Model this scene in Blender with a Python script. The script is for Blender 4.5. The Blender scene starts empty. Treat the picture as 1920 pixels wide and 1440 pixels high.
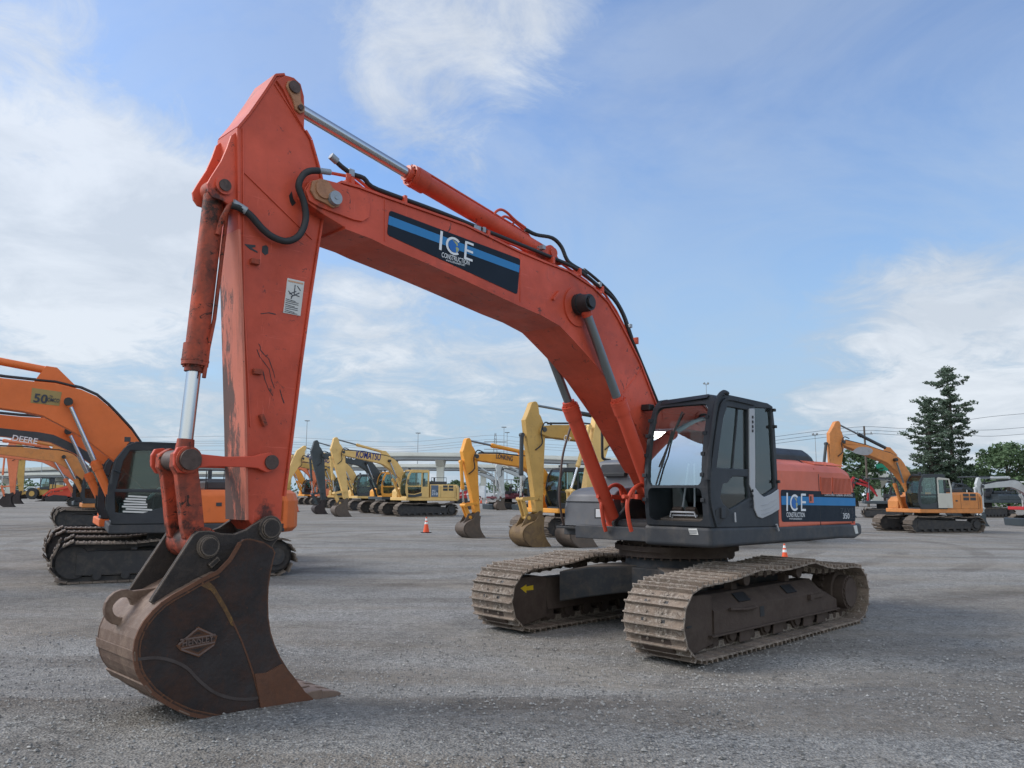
import bpy, bmesh, math, random
from mathutils import Vector, Matrix
from mathutils.geometry import tessellate_polygon
random.seed(7)
sc = bpy.context.scene
COL = sc.collection
rad = math.radians
# ---------------------------------------------------------------- camera model (measured from the photograph)
F_PX, PITCH, ROLL, CAM_H = 1458.423, 7.931, 0.32, 1.829

def ray(px, py):
    c, s = math.cos(rad(ROLL)), math.sin(rad(ROLL)); a = rad(PITCH)
    A, B = px - 960, py - 720; u = c*A + s*B; v = -s*A + c*B
    return Vector((u/F_PX, math.cos(a) + v/F_PX*math.sin(a), math.sin(a) - v/F_PX*math.cos(a)))

def ground_at(px, py, z=0.0):
    d = ray(px, py); k = (z - CAM_H)/d.z
    return Vector((d.x*k, d.y*k, z))

def at_depth(px, py, Y):
    d = ray(px, py); return Vector((d.x*Y/d.y, Y, CAM_H + d.z*Y/d.y))

class Frame:
    """a machine's own frame: origin on the ground, +x where it faces, +y its left side"""
    def __init__(s, x, y, yaw, sc=1.0):
        s.o = Vector((x, y, 0)); s.yaw = yaw; t = rad(yaw); s.s = sc
        s.ax = (Vector((math.cos(t), math.sin(t), 0)), Vector((-math.sin(t), math.cos(t), 0)), Vector((0, 0, 1)))
    def hit(s, px, py, val, axis=1):
        o = Vector((0, 0, CAM_H)) - s.o; d = ray(px, py); A = s.ax[axis]
        k = (val*s.s - o.dot(A))/d.dot(A); P = o + d*k
        return Vector((P.dot(s.ax[0])/s.s, P.dot(s.ax[1])/s.s, P.z/s.s))
    def xz(s, px, py, Y):
        p = s.hit(px, py, Y); return (p.x, p.z)
    def yz(s, px, py, X):
        p = s.hit(px, py, X, 0); return (p.y, p.z)

# ---------------------------------------------------------------- materials
def srgb(r, g, b):
    f = lambda c: (c/255/12.92 if c/255 <= .04045 else ((c/255+.055)/1.055)**2.4)
    return (f(r), f(g), f(b), 1)

def _n(nt, t, **kw):
    n = nt.nodes.new(t)
    for k, v in kw.items(): setattr(n, k, v)
    return n

def ramp(nt, fac, stops):
    r = _n(nt, 'ShaderNodeValToRGB'); e = r.color_ramp.elements
    while len(e) < len(stops): e.new(.5)
    for i, (p, c) in enumerate(stops):
        e[i].position = p; e[i].color = c if len(c) == 4 else (*c, 1)
    nt.links.new(fac, r.inputs[0]); return r.outputs[0]

def noise(nt, vec, scale, detail=5, rough=.6, dist=0.0):
    n = _n(nt, 'ShaderNodeTexNoise'); n.inputs['Scale'].default_value = scale; n.inputs['Detail'].default_value = detail
    n.inputs['Roughness'].default_value = rough; n.inputs['Distortion'].default_value = dist
    nt.links.new(vec, n.inputs['Vector']); return n.outputs['Fac']

def mix(nt, fac, a, b, mode='MIX'):
    m = _n(nt, 'ShaderNodeMix', data_type='RGBA', blend_type=mode)
    for sock, v in ((m.inputs[0], fac), (m.inputs[6], a), (m.inputs[7], b)):
        if isinstance(v, (int, float)): sock.default_value = v
        elif isinstance(v, tuple): sock.default_value = v if len(v) == 4 else (*v, 1)
        else: nt.links.new(v, sock)
    return m.outputs[2]

def newmat(name):
    m = bpy.data.materials.new(name); m.use_nodes = True; nt = m.node_tree
    return m, nt, nt.nodes['Principled BSDF']

MATS = {}
def paint(name, col, rough=.45, dirt=.25, dcol=(.10, .075, .055), metal=0.0, spec=.5, scale=1.0, chips=0.0, ccol=(.035, .02, .015), fade=.12, bump=.15, streak=0.0, band=False, vary=0.0, scratch=0.0, edge=None, spots=(), pebble=0.0):
    """weathered painted metal: faded patches, dust, chips down to primer and grime streaks"""
    if name in MATS: return MATS[name]
    m, nt, b = newmat(name)
    tc = _n(nt, 'ShaderNodeTexCoord').outputs['Object']
    c = (*col, 1) if len(col) == 3 else col
    light = tuple(min(1, v*(1+fade)+fade*.06) for v in c[:3]) + (1,)
    dark = tuple(v*(1-fade) for v in c[:3]) + (1,)
    n1 = noise(nt, tc, .9*scale, 6, .65)
    base = mix(nt, ramp(nt, n1, [(.3, (0, 0, 0)), (.7, (1, 1, 1))]), dark, light)
    if dirt > 0:
        n2 = noise(nt, tc, 3.1*scale, 9, .72, .3)
        lo = .72 - dirt*.55
        base = mix(nt, ramp(nt, n2, [(lo, (0, 0, 0)), (min(1, lo+.3), (.75,)*3)]), base, (*dcol, 1))
    if streak > 0:
        mp = _n(nt, 'ShaderNodeMapping'); mp.inputs['Scale'].default_value = (9, 9, .9); nt.links.new(tc, mp.inputs[0])
        n4 = noise(nt, mp.outputs[0], 1.0, 6, .7)
        base = mix(nt, ramp(nt, n4, [(.66-.2*streak, (0, 0, 0)), (.8, (streak,)*3)]), base, (*dcol, 1))
    if scratch > 0:   # fine rub marks where the paint has dulled
        for sc_, rt_ in (((1.2, 1.2, 26), (0, .35, 0)), ((22, 1.5, 1.3), (0, -.5, 0))):
            mps = _n(nt, 'ShaderNodeMapping'); mps.inputs['Scale'].default_value = sc_; mps.inputs['Rotation'].default_value = rt_; nt.links.new(tc, mps.inputs[0])
            nn_ = noise(nt, mps.outputs[0], 1.6, 4, .7)
            base = mix(nt, ramp(nt, nn_, [(.655, (0, 0, 0)), (.69, (scratch,)*3)]), base, tuple(min(1, v*1.25+.05) for v in c[:3]) + (1,))
    if vary > 0:
        rn = _n(nt, 'ShaderNodeObjectInfo').outputs['Random']
        base = mix(nt, 1.0, base, ramp(nt, rn, [(0, (1-vary,)*3), (1, (1+vary,)*3)]), 'MULTIPLY')
    if band:   # grease worn into the outer half of the plate, low down
        sx = _n(nt, 'ShaderNodeSeparateXYZ'); nt.links.new(tc, sx.inputs[0])
        def mm(op, a_, b_):
            n = _n(nt, 'ShaderNodeMath', operation=op)
            for i, v in enumerate((a_, b_)):
                if isinstance(v, (int, float)): n.inputs[i].default_value = v
                else: nt.links.new(v, n.inputs[i])
            return n.outputs[0]
        side = mm('MULTIPLY', mm('ADD', sx.outputs[1], .03), -2.0)
        lowz = mm('MULTIPLY', mm('ADD', mm('MULTIPLY', sx.outputs[2], -1.0), 3.3), .25)
        mp5 = _n(nt, 'ShaderNodeMapping'); mp5.inputs['Scale'].default_value = (3, 6, 1.5); nt.links.new(tc, mp5.inputs[0])
        tot = mm('ADD', mm('ADD', side, lowz), mm('MULTIPLY', noise(nt, mp5.outputs[0], 1.2, 10, .8), 3.2))
        base = mix(nt, ramp(nt, mm('MULTIPLY', tot, .33), [(.56, (0, 0, 0)), (.62, (.88,)*3)]), base, (.055, .042, .036, 1))
    r = rough
    if chips > 0:
        n3 = noise(nt, tc, 6.5*scale, 10, .8, .8)
        k = .70 - chips*.14
        cm = ramp(nt, n3, [(k, (0, 0, 0)), (k+.015, (1, 1, 1))])
        base = mix(nt, cm, base, (*ccol, 1))
    if pebble > 0:   # dried mud with gravel pressed into it
        vp = _n(nt, 'ShaderNodeTexVoronoi'); vp.inputs['Scale'].default_value = 55; nt.links.new(tc, vp.inputs['Vector'])
        sp_ = _n(nt, 'ShaderNodeSeparateColor'); nt.links.new(vp.outputs['Color'], sp_.inputs[0])
        base = mix(nt, ramp(nt, noise(nt, tc, 3.5, 6, .7), [(.42, (0, 0, 0)), (.6, (pebble,)*3)]), base, ramp(nt, sp_.outputs[0], [(0, (.09, .072, .06)), (.5, (.225, .19, .155)), (.92, (.33, .29, .25)), (1, (.58, .55, .50))]))
    for (sx_, sy_, sz_, sr_, fl_) in spots:   # grease thrown out round a pin, run a little downwards
        vm_ = _n(nt, 'ShaderNodeMapping'); vm_.inputs['Location'].default_value = (-sx_, -sy_*.3, -sz_*.62); vm_.inputs['Scale'].default_value = (1, .3, .62); nt.links.new(tc, vm_.inputs[0])
        ln_ = _n(nt, 'ShaderNodeVectorMath', operation='LENGTH'); nt.links.new(vm_.outputs[0], ln_.inputs[0])
        ns_ = noise(nt, tc, 7, 8, .75)
        ad_ = _n(nt, 'ShaderNodeMath', operation='MULTIPLY_ADD'); nt.links.new(ns_, ad_.inputs[0]); ad_.inputs[1].default_value = sr_*2.4; nt.links.new(ln_.outputs['Value'], ad_.inputs[2])
        base = mix(nt, ramp(nt, ad_.outputs[0], [(sr_*1.35, (fl_,)*3), (sr_*1.75, (0, 0, 0))]), base, (.022, .018, .016, 1))
    if edge:
        bv = _n(nt, 'ShaderNodeBevel', samples=4); bv.inputs['Radius'].default_value = edge[1]
        gn = _n(nt, 'ShaderNodeNewGeometry'); dt = _n(nt, 'ShaderNodeVectorMath', operation='DOT_PRODUCT'); nt.links.new(bv.outputs[0], dt.inputs[0]); nt.links.new(gn.outputs['Normal'], dt.inputs[1])
        es = _n(nt, 'ShaderNodeMath', operation='SUBTRACT'); es.inputs[0].default_value = 1.0; nt.links.new(dt.outputs['Value'], es.inputs[1])
        em = _n(nt, 'ShaderNodeMath', operation='MULTIPLY'); nt.links.new(es.outputs[0], em.inputs[0]); nt.links.new(ramp(nt, noise(nt, tc, 8, 7, .75), [(.35, (0, 0, 0)), (.6, (1, 1, 1))]), em.inputs[1])
        base = mix(nt, ramp(nt, em.outputs[0], [(.01, (0, 0, 0)), (.10, (.85,)*3)]), base, (*edge[0], 1))
    nt.links.new(base, b.inputs['Base Color'])
    n5 = noise(nt, tc, 4*scale, 6, .6)
    mr = _n(nt, 'ShaderNodeMapRange'); mr.inputs[3].default_value = max(.05, r-.12); mr.inputs[4].default_value = min(1, r+.25)
    nt.links.new(n5, mr.inputs[0]); nt.links.new(mr.outputs[0], b.inputs['Roughness'])
    b.inputs['Metallic'].default_value = metal
    b.inputs['Specular IOR Level'].default_value = spec
    if bump > 0:
        bp = _n(nt, 'ShaderNodeBump'); bp.inputs['Strength'].default_value = bump; bp.inputs['Distance'].default_value = .01
        nt.links.new(noise(nt, tc, 14*scale, 8, .7), bp.inputs['Height']); nt.links.new(bp.outputs[0], b.inputs['Normal'])
    MATS[name] = m; return m

def flat(name, col, rough=.5, metal=0.0, spec=.3):
    return paint(name, col, rough, 0, metal=metal, spec=spec, fade=.04, bump=0)

def glass_mat(name, tint, refl=.12):
    if name in MATS: return MATS[name]
    m, nt, b = newmat(name); nt.nodes.remove(b)
    out = nt.nodes['Material Output']
    t = _n(nt, 'ShaderNodeBsdfTransparent'); t.inputs[0].default_value = (*tint, 1)
    g = _n(nt, 'ShaderNodeBsdfGlossy'); g.inputs['Roughness'].default_value = .03; g.inputs[0].default_value = (.9, .95, .95, 1)
    fr = _n(nt, 'ShaderNodeFresnel'); fr.inputs[0].default_value = 1.5
    dz = _n(nt, 'ShaderNodeBsdfDiffuse'); dz.inputs[0].default_value = (.26, .27, .25, 1)
    tc = _n(nt, 'ShaderNodeTexCoord').outputs['Object']
    dust = ramp(nt, noise(nt, tc, 2.2, 7, .65), [(.35, (.01,)*3), (.8, (.08,)*3)])
    m0 = _n(nt, 'ShaderNodeMixShader'); nt.links.new(dust, m0.inputs[0]); nt.links.new(t.outputs[0], m0.inputs[1]); nt.links.new(dz.outputs[0], m0.inputs[2])
    ad = _n(nt, 'ShaderNodeMath', operation='ADD'); ad.inputs[1].default_value = refl; ad.use_clamp = True
    nt.links.new(fr.outputs[0], ad.inputs[0])
    mx = _n(nt, 'ShaderNodeMixShader'); nt.links.new(ad.outputs[0], mx.inputs[0]); nt.links.new(m0.outputs[0], mx.inputs[1]); nt.links.new(g.outputs[0], mx.inputs[2])
    nt.links.new(mx.outputs[0], out.inputs[0]); MATS[name] = m; return m

P_RED = paint('boom_orange_red', (.50, .067, .029), .40, .34, dcol=(.24, .055, .040), chips=.70, fade=.32, scale=.9, ccol=(.10, .035, .028), spec=.32, streak=.32, scratch=.5, spots=((7.02, .15, 4.18, .17, .9), (6.46, .2, 1.65, .16, .85), (6.14, .3, 4.30, .10, .5), (2.60, .35, 3.98, .13, .8), (6.62, -.2, 1.62, .16, .8), (3.0, 0, 4.60, .2, .55), (6.3, .2, 3.55, .07, .6)))
P_REDW = paint('worn_orange_red', (.50, .078, .034), .55, .72, dcol=(.075, .036, .028), chips=.95, fade=.18, scale=1.5, streak=.75, spec=.25, spots=((7.0, 0, 4.12, .16, .95), (7.05, 0, 1.50, .20, .9), (7.0, 0, 1.42, .17, .9), (7.07, 0, 2.78, .10, .7), (7.0, .06, 3.6, .10, .6)))
P_REDB = paint('bright_orange_red', (.52, .068, .034), .42, .35, dcol=(.28, .055, .03), chips=.45, streak=.25, spec=.3)
P_HOOD = paint('faded_hood_orange_red', (.58, .125, .065), .45, .2, dcol=(.26, .09, .06), fade=.16, chips=.03)
P_FRONTFACE = paint('scraped_arm_face', (.56, .16, .10), .6, .25, dcol=(.055, .04, .03), chips=.5, ccol=(.05, .04, .035), scale=1.3, streak=.75, band=True)
P_CHAR = paint('charcoal_cab_paint', (.022, .026, .032), .48, .3, dcol=(.075, .066, .058), fade=.3, spec=.3)
P_DECK = paint('dark_deck_paint', (.027, .030, .036), .55, .45, dcol=(.10, .085, .07), fade=.2)
P_GREY = paint('grey_housing_paint', (.115, .12, .13), .5, .35, dcol=(.20, .17, .13), fade=.2)
P_SILV = paint('silver_trim_paint', (.38, .39, .41), .35, .12, dcol=(.2, .18, .16))
P_BLACK = paint('black_grease', (.012, .012, .013), .45, .3, dcol=(.05, .04, .03))
P_RUBBER = paint('black_rubber_hose', (.015, .016, .018), .55, .3, dcol=(.06, .05, .045), scale=3)
P_STEEL = paint('dirty_track_steel', (.215, .168, .132), .75, .62, dcol=(.060, .040, .029), metal=.1, scale=2.2, chips=.9, ccol=(.40, .35, .30), bump=1.0, spec=.25, vary=.30, pebble=.75, edge=((.44, .385, .33), .012))
P_STEELD = paint('caked_undercarriage', (.066, .048, .040), .85, .55, dcol=(.095, .074, .060), scale=2.2, bump=.8, spec=.15, streak=.3)
P_UNDER = paint('dark_carbody_paint', (.022, .025, .029), .65, .5, dcol=(.09, .07, .055), scale=1.4, spec=.3)
P_DUSTY = paint('dust_covered_plate', (.12, .10, .085), .85, .3, dcol=(.06, .05, .045), spec=.2, scale=2)
P_BUCKET = paint('rusty_bucket_steel', (.022, .016, .015), .55, .50, dcol=(.070, .030, .017), metal=0, scale=1.5, fade=.35, bump=1.0, chips=.6, ccol=(.085, .036, .020), spec=.22, streak=.3, edge=((.20, .085, .04), .03), spots=())
P_BUCKETB = paint('bucket_back_worn', (.25, .175, .125), .6, .85, dcol=(.075, .038, .025), scale=2.0, bump=.6, chips=.4, ccol=(.07, .045, .035))
P_EAR = paint('blackened_bucket_ear', (.033, .028, .026), .65, .45, dcol=(.080, .060, .048), scale=2.5, bump=1.0, chips=.25, ccol=(.15, .10, .06), spec=.25, edge=((.24, .19, .15), .02))
P_RUST = paint('edge_rust', (.125, .048, .022), .8, .6, dcol=(.07, .035, .022), scale=3, bump=.6)
P_TOOTH = paint('worn_tooth_steel', (.20, .135, .10), .6, .4, dcol=(.11, .06, .04), scale=4, bump=.5, metal=.2)
P_YSCUFF = paint('yellow_overspray', (.24, .125, .025), .8, .9, dcol=(.05, .026, .018), scale=6, chips=.9, ccol=(.035, .02, .015))
P_PIN = paint('pin_steel', (.09, .06, .05), .55, .5, dcol=(.03, .02, .015), metal=.4, scale=5)
P_CREAM = paint('tan_keeper_plate', (.36, .17, .085), .55, .4, dcol=(.14, .06, .03), scale=4)
P_BOLT = paint('zinc_pin_head', (.30, .33, .36), .45, .3, metal=.5, scale=6)
def plain_metal(name, col, rough):
    m, nt, b = newmat(name); b.inputs['Base Color'].default_value = (*col, 1); b.inputs['Metallic'].default_value = 1; b.inputs['Roughness'].default_value = rough; return m
M_CHROME = plain_metal('chrome_rod', (.50, .51, .53), .24)
M_GREYROD = paint('dull_rod', (.20, .22, .23), .35, .15, metal=.8, fade=.05, bump=0)
M_NAVY = flat('decal_navy', (.012, .019, .030), .5, spec=.15)
M_BLUE = flat('decal_blue', (.040, .20, .44), .5, spec=.15)
M_WHITE = flat('decal_white', (.72, .74, .76), .4)
M_GLOBE = flat('globe_blue', (.02, .13, .42), .4)
M_LAND = flat('globe_land', (.34, .36, .18), .5)
M_GHOST = flat('decal_ghost', (.035, .043, .055), .4)
M_LABEL = paint('paper_label', (.55, .55, .53), .6, .15)
M_INK = flat('ink', (.05, .055, .07), .6)
M_INKO = flat('orange_ink', (.55, .30, .18), .6)
M_GLASS = glass_mat('cab_glass', (.84, .96, .94), .05)
M_WSCREEN = glass_mat('windscreen_glass', (.70, .84, .82), .34)
M_INT = paint('cab_interior_dark', (.020, .022, .025), .8, .2, dcol=(.06, .05, .045))
M_SEAT = paint('seat_fabric', (.045, .045, .05), .9, .2)
M_LAMP = flat('lamp_lens', (.55, .57, .58), .15)

# ---------------------------------------------------------------- mesh builder
class MB:
    def __init__(s): s.v = []; s.f = []; s.m = []; s.sm = []
    def _add(s, vs, fs, mi=0, smooth=False):
        o = len(s.v); s.v += [tuple(p) for p in vs]
        for f in fs: s.f.append([o+i for i in f]); s.m.append(mi); s.sm.append(smooth)
    def box(s, c, d, rz=0, ry=0, rx=0, mi=0, taper=None):
        R = Matrix.Rotation(rz, 3, 'Z') @ Matrix.Rotation(ry, 3, 'Y') @ Matrix.Rotation(rx, 3, 'X')
        vs = []
        for z in (-1, 1):
            k = taper if (taper and z > 0) else 1
            for x, y in ((-1, -1), (1, -1), (1, 1), (-1, 1)):
                vs.append(Vector(c) + R @ Vector((x*d[0]/2*k, y*d[1]/2*k, z*d[2]/2)))
        s._add(vs, [(3, 2, 1, 0), (4, 5, 6, 7), (0, 1, 5, 4), (1, 2, 6, 5), (2, 3, 7, 6), (3, 0, 4, 7)], mi); return s
    def bar(s, p0, p1, w, h, up=(0, 0, 1), mi=0):
        p0 = Vector(p0); p1 = Vector(p1); d = (p1-p0).normalized(); u = Vector(up)
        if abs(d.dot(u)) > .98: u = Vector((1, 0, 0))
        a = d.cross(u).normalized(); b = a.cross(d).normalized(); vs = []
        for p in (p0, p1):
            for i, j in ((-1, -1), (1, -1), (1, 1), (-1, 1)): vs.append(p + a*i*w/2 + b*j*h/2)
        s._add(vs, [(3, 2, 1, 0), (4, 5, 6, 7), (0, 1, 5, 4), (1, 2, 6, 5), (2, 3, 7, 6), (3, 0, 4, 7)], mi); return s
    def prism(s, out, w0, w1, plane='xz', holes=(), mi=0, sidemi=None):
        mp = {'xz': lambda u, v, w: (u, w, v), 'yz': lambda u, v, w: (w, u, v), 'xy': lambda u, v, w: (u, v, w)}[plane]
        loops = [list(out)] + [list(h) for h in holes]
        tris = tessellate_polygon([[Vector((p[0], p[1], 0)) for p in l] for l in loops])
        pts = [p for l in loops for p in l]; n = len(pts)
        vs = [mp(p[0], p[1], w0) for p in pts] + [mp(p[0], p[1], w1) for p in pts]
        fs = [tuple(t) for t in tris] + [tuple(n+i for i in reversed(t)) for t in tris]
        s._add(vs, fs, mi)
        o0 = len(s.v) - 2*n; k = 0
        for l in loops:
            m_ = len(l)
            for i in range(m_):
                a, b = k+i, k+(i+1) % m_
                s.f.append([o0+a, o0+b, o0+n+b, o0+n+a]); s.m.append(mi if sidemi is None else sidemi); s.sm.append(False)
            k += m_
        return s
    def loft(s, loops, mi=0, closed=True, caps=True, smooth=False):
        """loops: equal-length rings of 3-D points"""
        n = len(loops[0]); vs = [p for l in loops for p in l]; fs = []
        for k in range(len(loops)-1):
            for i in range(n if closed else n-1):
                j = (i+1) % n; fs.append((k*n+i, k*n+j, (k+1)*n+j, (k+1)*n+i))
        s._add(vs, fs, mi, smooth)
        if caps:
            s._add(loops[0], [tuple(reversed(range(n)))], mi); s._add(loops[-1], [tuple(range(n))], mi)
        return s
    def cyl(s, p0, p1, r0, r1=None, n=20, caps=True, mi=0):
        r1 = r0 if r1 is None else r1
        p0 = Vector(p0); p1 = Vector(p1); d = (p1-p0).normalized(); u = Vector((0, 0, 1)) if abs(d.z) < .9 else Vector((1, 0, 0))
        a = d.cross(u).normalized(); b = a.cross(d)
        ring = lambda p, r: [p + (a*math.cos(t)+b*math.sin(t))*r for t in [2*math.pi*i/n for i in range(n)]]
        A, B = ring(p0, r0), ring(p1, r1)
        s._add(A+B, [(i, (i+1) % n, n+(i+1) % n, n+i) for i in range(n)], mi, True)
        if caps: s._add(A, [tuple(reversed(range(n)))], mi); s._add(B, [tuple(range(n))], mi)
        return s
    def tube(s, pts, r, n=8, mi=0):
        pts = [Vector(p) for p in pts]; loops = []; a = None
        for i, p in enumerate(pts):
            d = ((pts[min(i+1, len(pts)-1)] - pts[max(i-1, 0)])).normalized()
            if a is None:
                u = Vector((0, 1, 0)) if abs(d.y) < .9 else Vector((1, 0, 0)); a = d.cross(u).normalized()
            a = (a - d*a.dot(d)).normalized(); b = d.cross(a)
            rr = r(i/(len(pts)-1)) if callable(r) else r
            loops.append([p + (a*math.cos(t)+b*math.sin(t))*rr for t in [2*math.pi*k/n for k in range(n)]])
        s.loft(loops, mi, True, True, True); return s
    def ball(s, c, r, n=10, mi=0, sq=(1, 1, 1)):
        loops = []
        for i in range(n//2+1):
            ph = -math.pi/2 + math.pi*i/(n//2); rr = max(math.cos(ph), 1e-3)
            loops.append([Vector(c) + Vector((math.cos(t)*rr*r*sq[0], math.sin(t)*rr*r*sq[1], math.sin(ph)*r*sq[2])) for t in [2*math.pi*k/n for k in range(n)]])
        s.loft(loops, mi, True, False, True); return s
    def build(s, name, mat, parent=None, bevel=0, seg=2, kind=None, label=None):
        me = bpy.data.meshes.new(name); me.from_pydata(s.v, [], s.f)
        for m in (mat if isinstance(mat, (list, tuple)) else [mat]): me.materials.append(m)
        for p, mi, sm in zip(me.polygons, s.m, s.sm): p.material_index = mi; p.use_smooth = sm
        bm = bmesh.new(); bm.from_mesh(me); bmesh.ops.recalc_face_normals(bm, faces=bm.faces); bm.to_mesh(me); bm.free()
        o = bpy.data.objects.new(name, me); COL.objects.link(o)
        if parent: o.parent = parent
        if bevel:
            b = o.modifiers.new('bevel', 'BEVEL'); b.width = bevel; b.segments = seg; b.limit_method = 'ANGLE'; b.angle_limit = rad(38)
        if kind: o['kind'] = kind
        if label: o['label'] = label
        return o

def smooth_path(pts, k=6):
    """Catmull-Rom through the points"""
    P = [Vector(p) for p in pts]; out = []
    for i in range(len(P)-1):
        a, b, c, d = P[max(i-1, 0)], P[i], P[i+1], P[min(i+2, len(P)-1)]
        for j in range(k):
            t = j/k
            out.append(.5*((2*b) + (-a+c)*t + (2*a-5*b+4*c-d)*t*t + (-a+3*b-3*c+d)*t**3))
    out.append(P[-1]); return out

def smooth2(pts, k=4):
    return [(p.x, p.y) for p in smooth_path([(a, b, 0) for a, b in pts], k)]

def rrect(x0, y0, x1, y1, r, n=4):
    out = []
    for cx, cy, a0 in ((x1-r, y1-r, 0), (x0+r, y1-r, 90), (x0+r, y0+r, 180), (x1-r, y0+r, 270)):
        for i in range(n+1):
            t = rad(a0+90*i/n); out.append((cx+r*math.cos(t), cy+r*math.sin(t)))
    return out

def thing(name, label, cat, loc=(0, 0, 0), rz=0, group=None, scale=1.0):
    o = bpy.data.objects.new(name, None); COL.objects.link(o); o.empty_display_size = .3
    o.location = loc; o.rotation_euler = (0, 0, rz); o.scale = (scale,)*3
    o['label'] = label; o['category'] = cat
    if group: o['group'] = group
    return o

def tag(o, label, cat, group=None):
    o['label'] = label; o['category'] = cat
    if group: o['group'] = group
    return o

_TXT = {}
def text_tris(s):
    if s not in _TXT:
        cu = bpy.data.curves.new('t', 'FONT'); cu.body = s.strip('*'); cu.resolution_u = 3; cu.offset = .022 if s[0] == '*' else .006
        o = bpy.data.objects.new('t', cu); COL.objects.link(o)
        dg = bpy.context.evaluated_depsgraph_get(); me = bpy.data.meshes.new_from_object(o.evaluated_get(dg))
        V = [(v.co.x, v.co.y) for v in me.vertices]; Fc = [tuple(p.vertices) for p in me.polygons]
        bpy.data.objects.remove(o); bpy.data.curves.remove(cu); bpy.data.meshes.remove(me)
        x0 = min(v[0] for v in V); x1 = max(v[0] for v in V); y0 = min(v[1] for v in V); y1 = max(v[1] for v in V)
        _TXT[s] = ([((x-x0)/(x1-x0), (y-y0)/(y1-y0)) for x, y in V], Fc)
    return _TXT[s]

def text_on(mb, s, p0, p1, height, w, plane='xz', mi=0, slant=0.0, up=None):
    """lay text from p0 to p1 (2-D in the plane) with cap height, at offset w"""
    V, Fc = text_tris(s); P0 = Vector((p0[0], p0[1])); U = Vector((p1[0], p1[1])) - P0
    N = Vector((-U.y, U.x)).normalized()*height if up is None else Vector(up)*height
    if up is None and N.y < 0: N = -N
    mp = {'xz': lambda u, v: (u, w, v), 'yz': lambda u, v: (w, u, v)}[plane]
    pts = [P0 + U*(a + slant*b) + N*b for a, b in V]
    mb._add([mp(p.x, p.y) for p in pts], Fc, mi); return mb

def ice_logo(mb, O, U, V, w):
    """ICE lettering with a globe inside the C; O = centre of the C, U/V = unit vectors scaled to the C's half width / half height"""
    def q(a, b): p = Vector(O) + Vector(U)*a + Vector(V)*b; return (p.x, p.y)
    def stroke(a0, b0, a1, b1, mi=0, off=0):
        pts = [q(a0, b0), q(a1, b0), q(a1, b1), q(a0, b1)]
        mb._add([(p[0], w+off, p[1]) for p in pts], [(0, 1, 2, 3)], mi)
    def disc(ca, cb, r, mi, off, n=24, sq=1.0):
        mb._add([(*(lambda p: (p[0], w+off, p[1]))(q(ca+r*sq*math.cos(2*math.pi*i/n), cb+r*math.sin(2*math.pi*i/n))),) for i in range(n)], [tuple(range(n))], mi)
    stroke(-1.75, -1.0, -1.45, 1.15)
    n = 22; ring = []
    for i in range(n+1):
        t = rad(48 + (360-96)*i/n)
        for r in (1.0, .74): p = q(r*math.cos(t), r*math.sin(t)); ring.append((p[0], w+.002, p[1]))
    mb._add(ring, [(2*i, 2*i+1, 2*i+3, 2*i+2) for i in range(n)], 0)
    disc(.08, 0, .70, 1, .0)
    for pts in ([(.1, .62), (.42, .5), (.5, .2), (.36, .12), (.24, .3), (.02, .45)], [(.38, .05), (.66, -.08), (.58, -.4), (.34, -.62), (.3, -.3), (.22, -.1)], [(-.2, .62), (.02, .68), (.05, .5)]):
        mb._add([(*(lambda p: (p[0], w+.001, p[1]))(q(a, b)),) for a, b in pts], [tuple(range(len(pts)))], 2)
    stroke(1.35, -1.0, 1.63, 1.1, 0, .002)
    for b in (1.0, .08, -.86): stroke(1.5, b-.13, 2.45, b+.13, 0, .003)
    return mb

# ================================================================= MAIN EXCAVATOR
EX, EY, YAWW, YAWU = 2.339, 11.243, 223.788, 225.926
FU = Frame(EX, EY, YAWU); FW = Frame(EX, EY, YAWW)
main = thing('excavator', 'large orange-red excavator with globe logo on navy decals and rusty bucket, nearest of all', 'excavator', (EX, EY, 0), rad(YAWU))
DW = rad(YAWW-YAWU)    # the undercarriage stands turned a little from the house
def Wp(x, y, z): return (x*math.cos(DW)-y*math.sin(DW), x*math.sin(DW)+y*math.cos(DW), z)
def rotW(mb):
    mb.v = [Wp(*p) for p in mb.v]; return mb

# ---- boom
BTOP = [(602, 333), (640, 343), (673, 352), (727, 372), (873, 423), (973, 472), (1023, 493), (1067, 510), (1113, 540), (1140, 567), (1160, 600), (1177, 633), (1200, 680), (1227, 750)]
BBOT = [(590, 388), (610, 402), (647, 425), (697, 444), (723, 457), (807, 493), (873, 523), (973, 570), (1013, 587), (1050, 608), (1080, 640), (1107, 670), (1133, 703)]
boom_top = [FU.xz(*p, .3) for p in BTOP] + [(.50, 2.46), (.10, 1.98)]
boom_bot = [FU.xz(*p, .3) for p in BBOT] + [(1.45, 2.82), (.75, 2.12), (.42, 1.72)]
nose = [FU.xz(px, py, .3) for px, py in ((583, 338), (573, 352), (572, 368), (580, 381))]
foot = [(.05, 1.80), (.12, 1.66), (.28, 1.62)]
BOOM = boom_top + foot + list(reversed(boom_bot)) + list(reversed(nose))
bm_ = MB().prism(BOOM, -.285, .285, mi=0)
boom = bm_.build('boom', P_RED, main, .012)
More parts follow.
